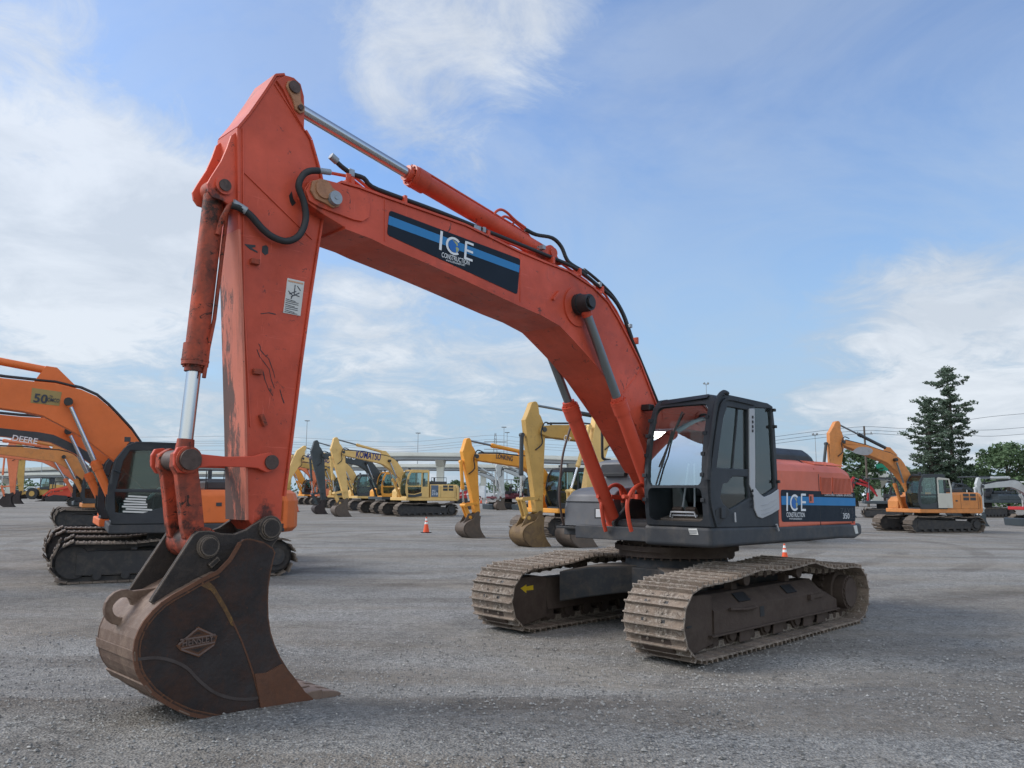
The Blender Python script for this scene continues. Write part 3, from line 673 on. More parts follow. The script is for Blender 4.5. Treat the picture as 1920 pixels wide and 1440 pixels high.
# swing bearing and carbody
sb = MB().cyl((0, 0, .97), (0, 0, 1.05), .80, n=48).cyl((0, 0, 1.05), (0, 0, 1.12), .86, n=48).cyl((0, 0, 1.12), (0, 0, 1.21), .74, n=48)
for k in range(40):
    t = 2*math.pi*k/40; sb.cyl((.82*math.cos(t), .82*math.sin(t), 1.12), (.82*math.cos(t), .82*math.sin(t), 1.145), .018, n=6); sb.cyl((.77*math.cos(t), .77*math.sin(t), .94), (.77*math.cos(t), .77*math.sin(t), .97), .018, n=6)
sb.build('swing_bearing', P_STEELD, main)
cbm = MB().cyl((0, 0, .72), (0, 0, .95), .74, .70, n=40)
for sx in (1, -1):
    for sy in (1, -1):
        # legs run out to the track frames, arched underneath
        q0 = Vector((0, 0, 0)); loops = []
        for t, hw, zt, zb in ((0, .62, .84, .50), (.35, .55, .84, .48), (.7, .42, .82, .42), (1, .40, .76, .36)):
            cx = sx*(.15 + 1.05*t); cy = sy*(.15+.85*t); ux, uy = -sy*.62, sx*.78
            loops.append([(cx+ux*hw, cy+uy*hw*.3, zb), (cx-ux*hw, cy-uy*hw*.3, zb), (cx-ux*hw, cy-uy*hw*.3, zt), (cx+ux*hw, cy+uy*hw*.3, zt)])
        cbm.loft(loops)
for sx in (1, -1):
    for sy in (1, -1):
        dtop = MB(); loops = []
        for t, hw, zt in ((0.05, .60, .84), (.35, .53, .84), (.7, .40, .82), (.97, .38, .765)):
            cx = sx*(.15 + 1.05*t); cy = sy*(.15+.85*t); ux, uy = -sy*.62, sx*.78
            loops.append([(cx+ux*hw, cy+uy*hw*.3, zt-.002), (cx-ux*hw, cy-uy*hw*.3, zt-.002), (cx-ux*hw, cy-uy*hw*.3, zt+.008), (cx+ux*hw, cy+uy*hw*.3, zt+.008)])
        dtop.loft(loops); rotW(dtop).build('settled_dirt', P_DUSTY, main)
cbm.box((0, 0, .66), (1.5, 1.2, .34))
rotW(cbm).build('carbody', P_UNDER, main, .02)
# ---- tracks
IX, SX, RR = 1.97, -2.03, .385
def track_path():
    pts = []
    # bottom run from rear to front, idler, top run (sagging between carrier rollers), sprocket
    for i in range(21): pts.append((SX + (IX-SX)*i/20, .055))
    for i in range(1, 12): t = rad(-90+180*i/12); pts.append((IX+RR*math.cos(t), .055+RR+RR*math.sin(t)))
    top = [(IX, .825), (1.6, .835), (1.2, .86), (.8, .915), (.55, .92), (.2, .885), (-.2, .895), (-.6, .925), (-.75, .925), (-1.05, .855), (-1.4, .81), (-1.75, .80), (SX, .80)]
    pts += smooth2(top, 4)
    for i in range(1, 12): t = rad(90+180*i/12); pts.append((SX+(RR-.012)*math.cos(t), .055+RR-.012+(RR-.012)*math.sin(t)))
    return pts
def resample(pts, n):
    P = [Vector(p) for p in pts] + [Vector(pts[0])]; L = [0]
    for a, b in zip(P, P[1:]): L.append(L[-1]+(b-a).length)
    out = []
    for k in range(n):
        s = L[-1]*k/n; i = max(j for j in range(len(L)) if L[j] <= s); i = min(i, len(P)-2)
        t = (s-L[i])/max(1e-9, L[i+1]-L[i]); out.append((P[i]+(P[i+1]-P[i])*t, (P[i+1]-P[i]).normalized()))
    return out, L[-1]
tp_ = track_path(); NS = 50
samp, LL = resample(tp_, NS)
pitch = LL/NS
shoe = MB(); hw = .395
prof = [(-pitch*.52, -.004), (-pitch*.52, .050), (-pitch*.44, .052), (-pitch*.40, .014), (-pitch*.04, .012), (pitch*.0, .046), (pitch*.07, .046), (pitch*.11, .012), (pitch*.40, .008), (pitch*.52, .002), (pitch*.52, -.010)]
shoe.prism(prof, -hw, hw)
for y in (-.10, .10):
    for x in (-.045, .045): shoe.cyl((x, y, .012), (x, y, .028), .016, n=6)
    shoe.box((0, y, -.045), (pitch*.92, .035, .075))
for y in (-.13, .13): shoe.box((-pitch*.22, y, .0125), (.034, .055, .003), mi=1)
SHOE = shoe.build('track_shoe', [P_STEEL, P_BLACK], None, .005, 2)
shoe_mesh = SHOE.data; first = True
for sy in (1, -1):
    lk = MB()
    for i in range(NS):
        p, d = samp[i]; q, d2 = samp[(i+1) % NS]
        n = Vector((d.y, -d.x))
        for y in (-.09, .09):
            lk.cyl((p.x-n.x*.065, sy*1.295+y-.035, p.y-n.y*.065), (p.x-n.x*.065, sy*1.295+y+.035, p.y-n.y*.065), .042, n=8)
            lk.bar((p.x-n.x*.06, sy*1.295+y, p.y-n.y*.06), (q.x-n.x*.06, sy*1.295+y, q.y-n.y*.06), .03, .07)
    tr = rotW(lk).build('crawler_track', P_STEELD, main)
    if sy > 0: tr['label'] = 'crawler track caked in pale dry mud'
    for i in range(NS):
        p, d = samp[i]; q, d2 = samp[(i+1) % NS]
        mid = (p+q)/2; dd = (q-p).normalized()
        o = SHOE if first else SHOE.copy()
        if not first: COL.objects.link(o)
        first = False
        n = Vector((dd.y, -dd.x)); X = Vector((dd.x, 0, dd.y)); Z = Vector((n.x, 0, n.y)); Y = Z.cross(X)
        M = Matrix((X, Y, Z)).transposed().to_4x4(); M.translation = Vector((mid.x, sy*1.295, mid.y))
        jit = Matrix.Rotation(random.uniform(-.012, .012), 4, 'Y')
        o.parent = tr; o.matrix_local = Matrix.Rotation(DW, 4, 'Z') @ M @ jit
    # frame with sloping top, openings, guards, rollers, idler, sprocket
    yo, yi = sy*1.50, sy*1.10
    s0, s1 = (min(yo, yi), max(yo, yi))
    tf = MB()
    tf.loft([[(x, sy*1.52, .24), (x, sy*1.52, .50), (x, sy*1.34, .66), (x, sy*1.14, .66), (x, sy*1.08, .24)] for x in (1.50, .4, -.6, -1.25)])
    tf.loft([[(x, sy*1.52, .24), (x, sy*1.52, zt), (x, sy*1.34, zt+.10), (x, sy*1.14, zt+.10), (x, sy*1.08, .24)] for x, zt in ((-1.25, .50), (-1.68, .36))])
    tf.box((-.05, sy*1.53, .235), (3.3, .06, .022))
    tfo = rotW(tf).build('track_frame', P_STEELD, main, .006)
    gd = MB().prism([(1.50, .14), (1.50, .68), (1.66, .70), (2.18, .70), (2.30, .62), (2.34, .40), (2.30, .18), (2.18, .08), (1.95, .07)], s0, s1 if sy > 0 else s1)
    rotW(gd).build('idler_guard', P_STEELD, tfo, .012)
    for x0 in (.75, -.45): rotW(MB().box((x0, sy*1.435, .592), (.26, .13, .012), rx=-sy*math.atan2(.16, .18))).build('opening', P_BLACK, tfo)
    rotW(MB().box((.42, sy*1.521, .40), (.10, .01, .12))).build('opening', P_BLACK, tfo); rotW(MB().box((1.98, sy*1.501, .38), (.10, .01, .022))).build('opening', P_BLACK, tfo)
    if sy > 0:
        rotW(MB().tube([(1.20, 1.55, .50), (.85, 1.56, .47), (.60, 1.55, .47)], .018)).build('step_bar', P_STEELD, tfo)
        rotW(MB().box((-1.05, 1.53, .46), (.34, .03, .05)).box((-.85, 1.545, .46), (.1, .05, .07))).build('step_bar', P_STEELD, tfo, .004)
    for k in range(8):
        x = 1.42 - k*.405; rl = MB().cyl((x, sy*1.13, .20), (x, sy*1.47, .20), .085, n=16).cyl((x, sy*1.16, .20), (x, sy*1.20, .20), .12, n=16).cyl((x, sy*1.40, .20), (x, sy*1.44, .20), .12, n=16)
        rotW(rl).build('track_roller', P_STEELD, tfo)
    for k in (1, 3, 5, 6):
        x = 1.42-.2 - k*.405; g = MB().box((x, sy*1.50, .165), (.26, .022, .15), taper=.8); rotW(g).build('roller_guard', P_STEELD, tfo, .02)
    for x in (.68, -.68):
        c = MB().cyl((x, sy*1.12, .80), (x, sy*1.46, .80), .062, n=16).cyl((x, sy*1.40, .80), (x, sy*1.48, .80), .078, n=16).box((x, sy*1.25, .70), (.12, .1, .2)); rotW(c).build('carrier_roller', P_STEELD, tfo)
    sp2 = MB().cyl((SX, sy*1.12, .43), (SX, sy*1.42, .43), .30, n=32).cyl((SX, sy*1.42, .43), (SX, sy*1.56, .43), .235, n=32).cyl((SX, sy*1.56, .43), (SX, sy*1.585, .43), .20, n=32)
    for k in range(20):
        t = 2*math.pi*k/20; sp2.cyl((SX+.21*math.cos(t), sy*1.56, .43+.21*math.sin(t)), (SX+.21*math.cos(t), sy*1.575, .43+.21*math.sin(t)), .013, n=6)
        sp2.box((SX+.32*math.cos(t), sy*1.27, .43+.32*math.sin(t)), (.05, .07, .05), ry=-t)
    rotW(sp2).build('final_drive', P_STEELD, tfo, .003)
# yellow arrow sticker on the far idler guard, small stickers
ya = MB(); Y_ = -1.095
def fy(px, py): q = FW.hit(px, py, Y_); return (q.x, q.z)
ya.prism([fy(976, 1103), (fy(987, 1096)), fy(987, 1100), fy(1000, 1097), fy(1000, 1106), fy(987, 1107), fy(987, 1112)], Y_-.004, Y_)
rotW(ya).build('direction_arrow', flat('arrow_yellow', (.55, .38, .02)), main)

# ---- cab
XF = 1.40; CR = .475
cab_side = [FU.xz(*p, YL) for p in ((1334, 989), (1329, 950), (1326, 900), (1328, 850), (1334, 800), (1343, 752), (1350, 741), (1362, 739))] + [FU.xz(*p, YL) for p in ((1400, 747), (1440, 756), (1449, 762), (1453, 800), (1456, 850), (1459, 920), (1461, 987))]
d_up = [FU.xz(*p, YL) for p in ((1364, 762), (1402, 769), (1404, 880), (1344, 877), (1351, 824), (1357, 783))]
d_lo = [FU.xz(*p, YL) for p in ((1356, 907), (1365, 905), (1374, 893), (1402, 894), (1405, 934), (1387, 946), (1369, 956), (1357, 945), (1351, 932))]
r_w = [FU.xz(*p, YL) for p in ((1415, 764), (1446, 766), (1449, 820), (1454, 915), (1432, 930), (1424, 926), (1415, 914))]
cab = MB().prism(cab_side, YL-.05, YL, holes=[d_up, d_lo, r_w]).build('cab', P_CHAR, main, .010)
cab['label'] = 'charcoal operator cab with tinted glass'
# far side of the cab
farw = [(1.26, 1.90), (1.12, 2.88), (-.22, 2.92), (-.25, 1.90)]
MB().prism(cab_side, CR, CR+.04, holes=[farw]).build('far_side', P_CHAR, cab, .008)
# front frame (faces +x)
fo = [(CR, 1.44), (YL-.002, 1.44), (YL-.002, 2.96), (YL-.08, 3.03), (CR+.10, 3.0), (CR, 2.92)]
glass_hi = rrect(CR+.055, 1.915, YL-.085, 2.925, .09)
glass_lo = rrect(CR+.055, 1.495, YL-.085, 1.895, .07)
def fx(z):   # front profile follows the side's outline
    prof_ = [(1.44, 1.405), (1.62, 1.44), (1.9, 1.455), (2.2, 1.43), (2.5, 1.37), (2.8, 1.27), (2.95, 1.20), (3.05, 1.12)]
    for (z0, x0), (z1, x1) in zip(prof_, prof_[1:]):
        if z <= z1: return x0 + (x1-x0)*max(0, (z-z0))/(z1-z0)
    return prof_[-1][1]
def fill(pts2, n=10):
    out = []
    for a, b in zip(pts2, pts2[1:]+pts2[:1]):
        for i in range(n if abs(a[1]-b[1]) > .3 else 1): t = i/(n if abs(a[1]-b[1]) > .3 else 1); out.append((a[0]+(b[0]-a[0])*t, a[1]+(b[1]-a[1])*t))
    return out
fm = MB().prism(fill(fo), -.055, 0.0, 'yz', holes=[fill(glass_hi), fill(glass_lo)])
fm.v = [(x+fx(z), y, z) for x, y, z in fm.v]
fm.build('front_frame', P_CHAR, cab, .006)
def curved_glass(name, loop, x_off, mat, parent):
    """a gently curved pane that follows the frame"""
    y0, y1 = min(p[0] for p in loop), max(p[0] for p in loop); z0, z1 = min(p[1] for p in loop), max(p[1] for p in loop)
    m = MB(); n = 8; rows = [[(fx(z0+(z1-z0)*k/n)+x_off+.012*math.sin(math.pi*i/6), y0+(y1-y0)*i/6, z0+(z1-z0)*k/n) for i in range(7)] for k in range(n+1)]
    m.loft(rows, closed=False, caps=False, smooth=True); return m.build(name, mat, parent)
curved_glass('windscreen', [(CR+.045, 1.90), (YL-.07, 2.94)], -.03, M_WSCREEN, cab)
MB().bar((fx(1.915)-.02, CR+.07, 1.912), (fx(1.915)-.02, YL-.1, 1.912), .03, .03).build('windscreen_rail', P_CHAR, cab)
def pane(name, loop, parent, mat=M_GLASS):
    return MB().prism(loop, YL-.035, YL-.030).build(name, mat, parent)
pane('door_window', d_up, cab); pane('door_lower_window', d_lo, cab); pane('rear_side_window', r_w, cab)
MB().prism(farw, CR+.015, CR+.020).build('far_window', M_GLASS, cab)
sb_ = MB(); a, b = FU.xz(1386, 765, YL), FU.xz(1376, 879, YL); sb_.bar((a[0], YL-.03, a[1]), (b[0], YL-.03, b[1]), .03, .02); sb_.build('window_divider', P_CHAR, cab)
# rear of the cab with window, roof, floor
rear_x = -.30
MB().prism([(CR, 1.44), (YL-.05, 1.44), (YL-.05, 2.96), (CR, 2.96)], rear_x-.03, rear_x+.02, 'yz', holes=[rrect(CR+.05, 1.92, YL-.12, 2.90, .06)]).build('rear_wall', P_CHAR, cab, .006)
MB().prism([(CR+.05, 1.92), (YL-.12, 1.92), (YL-.12, 2.90), (CR+.05, 2.90)], rear_x-.012, rear_x-.008, 'yz').build('rear_window', M_GLASS, cab)
rf = MB()
rl = [(1.15, 2.99), (.6, 3.045), (0, 3.05), (-.28, 3.02)]
loops = []
for x, z in rl:
    loops.append([(x, CR-.0, z-.06), (x, CR+.06, z-.005), (x, CR+.30, z+.012), (x, YL-.30, z+.012), (x, YL-.06, z-.003), (x, YL-.01, z-.06)])
rf.loft(loops)
rf.build('roof', P_CHAR, cab, .012)
MB().loft([[(1.20, CR+.1, 2.955), (1.20, YL-.12, 3.0), (1.14, YL-.12, 3.05), (1.14, CR+.1, 3.02)], [(.7, CR+.14, 3.02), (.7, YL-.2, 3.05), (.7, YL-.25, 3.085), (.7, CR+.18, 3.075)]]).build('roof_visor', P_BLACK, cab, .02)
hl = MB().box((1.17, .36, 2.94), (.12, .13, .08)).build('work_lamp', P_BLACK, cab, .01)
# door frame outline, pillar loop, handle, hinges, trims
def rim_along(m, pts, Y, w, h, mi=0):
    for a, b in zip(pts, pts[1:]): m.bar((a[0], Y, a[1]), (b[0], Y, b[1]), w, h, mi=mi)
dfm = MB(); rim_along(dfm, [FU.xz(*p, YL) for p in smooth2([(1343, 988), (1333, 950), (1330, 907), (1333, 870), (1338, 830), (1344, 790), (1349, 763), (1356, 751), (1366, 748), (1390, 753), (1412, 758)], 3)], YL+.008, .03, .035)
dfm.build('door_frame', P_CHAR, cab, .004)
tr_ = MB(); tr_.tube([FU.hit(px, py, YL+.03) for px, py in smooth2([(1327, 900), (1330, 850), (1336, 800), (1342, 760), (1349, 742), (1357, 735), (1364, 738)], 3)], .028)
tr_.build('roof_rail', P_CHAR, cab)
sv = [FU.xz(*p, YL) for p in ((1403, 766), (1413, 766), (1414, 860), (1414, 914), (1423, 926), (1431, 932), (1445, 926), (1458, 917), (1459.5, 955), (1445, 964), (1427, 972), (1419, 969), (1413, 955), (1411, 930), (1404, 910))]
MB().prism(sv, YL, YL+.018).build('silver_trim', P_SILV, cab, .008)
for dy_ in (0, 9, 17): MB().tube([FU.hit(px, py+dy_, YL+.02) for px, py in smooth2([(1428, 948), (1440, 944), (1450, 939), (1458, 934)], 3)], .004).build('trim_groove', P_SILV, cab)
for py in (782, 791, 800, 808, 920, 930, 940, 950): 
    q = FU.hit(1411, py, YL+.02); MB().box(tuple(q), (.02, .02, .035)).build('hinge_slot', P_CHAR, cab)
hd = [FU.xz(*p, YL) for p in smooth2([(1342, 956), (1352, 949), (1364, 953), (1368, 962), (1360, 972), (1348, 983), (1342, 975), (1341, 965), (1342, 956)], 3)[:-1]]
hp = MB().prism(hd, YL, YL+.006); hp.build('handle_recess', P_BLACK, cab, .003)
a = FU.hit(1355, 962, YL+.01); MB().box(tuple(a), (.09, .03, .13)).build('door_handle', P_CHAR, cab, .008)
mg = MB(); a, b = FU.hit(1378, 961, YL+.03), FU.hit(1379, 979, YL+.03); mg.tube([a, b], .012); a, b = FU.hit(1456, 983, YL+.03), FU.hit(1460, 995, YL+.03); mg.tube([a, b], .014); mg.build('grab_bar', P_SILV, cab)
for px, py in ((1450, 769), (1452, 800), (1458, 903)):
    q = FU.hit(px, py, YL+.01); MB().box(tuple(q), (.05, .06, .04)).build('bumper', P_BLACK, cab, .006)
for z in (1.75, 2.05, 2.3, 2.55, 2.75):
    MB().box((fx(z)+.0, CR+.01, z), (.05, .06, .045)).build('clip', P_CHAR, cab, .004); MB().box((fx(z)-.01, YL-.075, z), (.05, .05, .045)).build('clip', P_CHAR, cab, .004)
wp = MB().tube([(fx(1.95)+.01, CR+.18, 1.93), (fx(2.3)+.015, CR+.30, 2.3), (fx(2.6)+.01, CR+.36, 2.6)], .010, 6).bar((fx(2.2)+.012, CR+.22, 2.15), (fx(2.85)+.012, CR+.46, 2.84), .012, .022)
wp.build('wiper', P_BLACK, cab)
# cab interior
MB().box((.55, .90, 1.47), (1.6, .86, .05)).build('cab_floor', P_DUSTY, cab)
seat = MB().box((.28, .88, 1.86), (.52, .50, .14)).box((.0, .88, 2.20), (.13, .48, .62), ry=-.12).box((-.05, .88, 2.62), (.1, .26, .2), ry=-.12).box((.25, .88, 1.62), (.4, .4, .36))
seat.build('seat', M_SEAT, cab, .05, 3)
con = MB().box((.42, .60, 1.86), (.55, .14, .30)).box((.42, 1.16, 1.86), (.55, .14, .30)).box((.05, .56, 1.75), (.5, .16, .5))
con.tube([(.65, .60, 1.98), (.68, .60, 2.12)], .022).tube([(.65, 1.16, 1.98), (.68, 1.16, 2.12)], .022).box((.93, 1.21, 2.13), (.05, .12, .22))
con.build('console', M_INT, cab, .02)
fl_ = MB()
for k in range(7): fl_.box((.80, 1.13, 1.56+k*.045), (.16+.03*(k % 2), .18, .022))
fl_.build('bellows', P_RUBBER, cab, .006)
MB().prism([(CR+.05, 1.48), (CR+.30, 1.48), (CR+.24, 1.70), (CR+.14, 1.92), (CR+.05, 1.92)], .82, .90, 'yz').build('kick_panel', paint('interior_grey', (.14, .145, .15), .7, .35), cab, .02)
MB().prism([(.2, 1.5), (1.25, 1.5), (1.25, 1.52), (1.0, 1.56), (.6, 1.54), (.2, 1.56)], CR+.1, YL-.15).build('floor_dirt', P_DUSTY, cab)
MB().tube([(1.26, CR+.25, 1.54), (1.27, CR+.27, 1.60), (1.27, YL-.30, 1.60), (1.26, YL-.28, 1.54)], .012).build('foot_rail', P_SILV, cab)
lv = MB().tube([(1.16, .80, 1.50), (1.10, .82, 1.72), (1.02, .86, 2.20)], .012).tube([(1.16, 1.0, 1.50), (1.10, .98, 1.72), (1.02, .94, 2.20)], .012)
pd_ = MB().box((1.18, .80, 1.60), (.05, .14, .13), ry=.6).box((1.18, .99, 1.60), (.05, .14, .13), ry=.6).build('pedal', P_STEELD, cab, .006)
lv.tube([(1.22, .72, 1.5), (1.24, .75, 1.56), (1.24, 1.1, 1.56)], .012)
lv.build('travel_lever', P_SILV, cab)
# ---- engine house
hx0, hx1 = -.38, -3.02
sec = lambda x, zt: [(x, YL, 1.375), (x, YL, zt-.18), (x, YL-.06, zt-.08), (x, YL-.34, zt), (x, -.1, zt+.01), (x, -1.2, zt), (x, -1.38, zt-.14), (x, -1.38, 1.34)]
eh = MB().loft([sec(hx0, 2.32), sec(-1.5, 2.33), sec(-1.75, 2.33), sec(-2.65, 2.33), sec(-2.88, 2.28), sec(-3.0, 2.15)])
hood = eh.build('engine_hood', P_HOOD, main, .03, 3)
sm_ = MB(); a = FU.xz(1536, 925, YL); sm_.bar((a[0], YL+.001, 1.38), (a[0], YL+.001, 2.12), .006, .012); sm_.bar((-1.62, YL-.02, 2.19), (-1.62, 1.1, 2.335), .01, .012)
sm_.bar((-2.93, YL+.001, 1.38), (-2.93, YL+.001, 2.1), .006, .014); sm_.build('panel_gap', P_BLACK, hood)
# louvre grilles, two columns, side and shoulder
for px0, px1, n in ((1539, 1557, 8), (1561, 1593, 13)):
    x0 = FU.xz(px0, 905, YL)[0]; x1 = FU.xz(px1, 905, YL)[0]; g = MB()
    g.box(((x0+x1)/2, YL+.0015, 1.955), (abs(x1-x0), .003, .25), mi=1)
    g.box(((x0+x1)/2, YL-.19, 2.2935), (abs(x1-x0), .22, .003), rx=rad(-16), mi=1)
    for k in range(n+1):
        x = x0+(x1-x0)*k/n; w_l = abs(x1-x0)/n*.42
        g.box((x, YL+.006, 1.955), (w_l, .014, .25)); g.box((x, YL-.19, 2.297), (w_l, .22, .010), rx=rad(-16))
    for z in (1.835, 2.075): g.box(((x0+x1)/2, YL+.006, z), (abs(x1-x0)+.02, .015, .012))
    g.build('louvre', [P_HOOD, P_BLACK], hood)
# side decal
w2 = YL+.004
c4 = [FU.xz(*p, w2) for p in ((1464, 918), (1603, 923.5), (1604, 977.5), (1466, 978.5))]
MB().prism(round_quad(c4, .05), YL+.001, w2).build('decal', M_NAVY, hood)
MB().prism([FU.xz(*p, w2) for p in ((1465, 930), (1603.5, 934), (1604, 948.5), (1465.5, 946.5))], w2, w2+.0015).build('stripe', M_BLUE, hood)
lt = MB(); w3 = w2+.004
Oc = Vector(FU.xz(1490, 942.5, w3)); Uc = Vector(FU.xz(1499, 942.7, w3))-Oc; Vc = Vector(FU.xz(1490, 926, w3))-Oc
ice_logo(lt, Oc, Uc*.95, Vc*.95, w3)
text_on(lt, 'CONSTRUCTION', FU.xz(1475, 969.5, w3), FU.xz(1509, 969.7, w3), .065, w3)
text_on(lt, 'WWW.ICEENGINEERS.NET', FU.xz(1480, 974.3, w3), FU.xz(1504, 974.4, w3), .022, w3)
text_on(lt, 'CORPUS CHRISTI - EDINBURG - SAN ANTONIO', FU.xz(1546, 929.5, w3), FU.xz(1599, 931, w3), .035, w3)
text_on(lt, '350', FU.xz(1581, 972.5, w3), FU.xz(1593, 972.7, w3), .085, w3)
lt.build('lettering', [M_WHITE, M_GLOBE, M_LAND], hood)
lg2 = MB(); text_on(lg2, 'ZAXIS', FU.xz(1576, 963, w3), FU.xz(1601, 963.3, w3), .085, w3); text_on(lg2, 'LC', FU.xz(1595, 973, w3), FU.xz(1602, 973, w3), .06, w3); lg2.build('ghost_lettering', M_GHOST, hood)
lc = FU.xz(1520, 935, YL); lm = MB().box((lc[0], YL+.006, lc[1]), (.14, .016, .12)); lm.box((lc[0]+.03, YL+.016, lc[1]), (.04, .006, .07), mi=1); lm.build('latch', [P_HOOD, P_BLACK], hood, .004)
# counterweight
cwp = []
for z, g in ((1.15, .05), (1.22, 0), (1.60, 0), (2.0, .02), (2.15, .07), (2.22, .16)):
    ring = []
    for i in range(15):
        t = -1 + 2*i/14; y = t*(1.36-g*.6); x = -3.02 - (.50*(1-abs(t)**3.2)) - .05 + g
        ring.append((x, y, z))
    ring += [(-2.9, 1.36-g*.6, z), (-2.9, -1.36+g*.6, z)]
    cwp.append(ring)
cw = MB().loft(cwp); cwo = cw.build('counterweight', P_RED, main, .02, 3)
MB().prism([FU.xz(*p, YL) for p in ((1600, 986), (1606, 985), (1609, 1000), (1604, 1001))], YL-.02, YL+.004).build('reflector', M_LABEL, cwo)
# black engine cover behind the cab
ec = MB().loft([[(x, 1.02, 2.30), (x, 1.02, zt-.09), (x, .93, zt), (x, -.75, zt), (x, -.85, 2.30)] for x, zt in ((-.45, 2.50), (-1.2, 2.505), (-2.2, 2.51), (-2.36, 2.47), (-2.52, 2.34))])
ec.build('engine_cover', P_BLACK, main, .05, 3)
# ---- right-hand tank and steps
tk = MB()
tk.loft([[(x, -1.38, 1.34), (x, -.50, 1.34), (x, -.50, zt), (x, -1.30, zt), (x, -1.38, zt-.07)] for x, zt in ((.80, 1.68), (.77, 1.80), (.68, 1.86), (.52, 1.90), (.12, 1.93))])
tkb = tk.build('toolbox', P_GREY, main, .02, 3)
hlx = .815; m = MB().prism([FU.yz(*p, .81) for p in ((1117, 955), (1129, 955), (1129, 970), (1117, 970))], .795, .812, 'yz'); m.build('headlight', M_LAMP, tkb, .004)
m = MB().prism([FU.yz(*p, .81) for p in ((1114, 953), (1130, 953), (1130, 972), (1114, 972))], .79, .803, 'yz'); m.build('headlight_surround', P_BLACK, tkb, .004)
m = MB().bar((.806, -1.38, 1.70), (.806, -.5, 1.70), .008, .014); m.build('lid_gap', P_BLACK, tkb)
ft_ = MB().prism([(.10, 1.35), (.12, 2.05), (.02, 2.30), (-.15, 2.34), (-1.2, 2.34), (-1.2, 1.35)], -1.36, -.45); fuel = ft_.build('fuel_tank', P_GREY, main, .03, 3)
m = MB().box((.115, -.95, 2.10), (.14, .40, .05)).build('filler_step', P_BLACK, fuel, .004)
rc = MB().prism(rrect(-1.24, 1.98, -.55, 2.26, .04), .06, .10, 'yz'); rc.build('recess_panel', P_DECK, fuel, .01)
stp = MB().box((.88, -1.08, 1.335), (.22, .62, .03))
for k in range(9): stp.box((.88, -1.36+k*.07, 1.355), (.20, .012, .012))
stp.build('step', P_BLACK, main, .004)
hr = MB().tube(smooth_path([(.26, -1.36, 3.10), (.20, -1.36, 3.13), (.02, -1.36, 3.10), (-.07, -1.36, 3.0), (-.09, -1.36, 2.8), (-.09, -1.36, 2.45), (-.12, -1.36, 2.36), (-.22, -1.3, 2.34)], 4), .022)
hr.build('handrail', P_BLACK, main)
hr = MB().tube(smooth_path([FU.hit(px, py, -1.42) for px, py in ((1086, 764), (1078, 775), (1067, 810), (1056, 850), (1051, 890), (1049, 930), (1052, 960), (1058, 985), (1067, 993), (1072, 990))], 4), .017)
hr.build('grab_rail', paint('brown_rail', (.07, .045, .035), .5, .3), main)
# cylinder foot hoses
for sy, sgn, dx_ in ((-1, -.46, 0), (1, .30, 48)):
    hoz = MB()
    for pts in ([(1136, 996), (1131, 975), (1128, 945), (1136, 922), (1150, 910), (1162, 914), (1166, 930), (1168, 942)], [(1138, 935), (1139, 920), (1147, 911), (1158, 909), (1168, 916), (1175, 930), (1178, 944)], [(1128, 932), (1120, 931)]):
        hoz.tube(smooth_path([FU.hit(px+dx_, py, sgn+.05) for px, py in pts], 5), .026)
    q = FU.hit(1158+dx_, 934, sgn+.05); hoz.bar(q-Vector((.16, 0, .0)), q+Vector((.16, 0, .02)), .05, .06)
    hoz.build('hose_loop', P_REDB, main)
    hz2 = MB(); hz3 = MB()
    for pts in ([(1168, 942), (1171, 962), (1176, 985), (1186, 1003), (1205, 1010)], [(1178, 944), (1182, 962), (1188, 982), (1200, 996), (1215, 1000)]):
        P_ = [FU.hit(px+dx_, py, sgn+.05) for px, py in pts]; hz3.tube([P_[0], P_[0]+(P_[1]-P_[0])*.55], .036, 10); hz2.tube(smooth_path(P_, 5), .026)
    hz2.build('hydraulic_hose', P_RUBBER, main); hz3.build('hose_fitting', P_PIN, main)
bfb = MB().prism([(.0, 1.36), (.9, 1.36), (1.02, 1.30), (1.05, 1.44), (.88, 1.55), (.45, 1.9), (.1, 2.0), (-.1, 1.8)], .30, .345).prism([(.0, 1.36), (.9, 1.36), (1.02, 1.30), (1.05, 1.44), (.88, 1.55), (.45, 1.9), (.1, 2.0), (-.1, 1.8)], -.345, -.30)
bfb.cyl((.90, -.52, 1.40), (.90, .52, 1.40), .07, n=18).box((.55, 0, 1.42), (.8, .5, .12))
bfb.build('boom_mount', P_UNDER, main, .01)

# ================================================================= BACKGROUND MACHINES
pin0 = Vector((p_arm[0], p_arm[1])); end0 = Vector((pk.x, pk.z)); foot0 = Vector((.28, 1.80))
def simil(pts, a0, b0, a1, b1):
    """map pts by the similarity that takes a0->a1, b0->b1"""
    d0 = Vector(b0)-Vector(a0); d1 = Vector(b1)-Vector(a1); k = d1.length/d0.length
    ang = math.atan2(d1.y, d1.x)-math.atan2(d0.y, d0.x); c, s = math.cos(ang)*k, math.sin(ang)*k
    out = []
    for p in pts:
        q = Vector(p)-Vector(a0); out.append((a1[0]+c*q.x-s*q.y, a1[1]+s*q.x+c*q.y))
    return out, k
ARM_C = [FU.xz(*p, HA) for p in ARM_PX[:18:1]] + [FU.xz(*p, HA) for p in ARM_PX[18:]]
M_GLASSB = glass_mat('background_cab_glass', (.55, .68, .68), .0)
P_TRK = paint('background_track_steel', (.17, .135, .105), .7, .6, dcol=(.06, .045, .035), scale=2.5, bump=.3)
P_TFR = paint('background_track_frame', (.030, .030, .032), .75, .45, dcol=(.09, .075, .06), scale=1.5)
P_BKB = paint('background_bucket', (.085, .066, .052), .7, .5, dcol=(.15, .10, .07), scale=2, bump=.2)
P_BKD = paint('dark_bucket', (.030, .022, .022), .7, .4, dcol=(.06, .035, .03), scale=2)
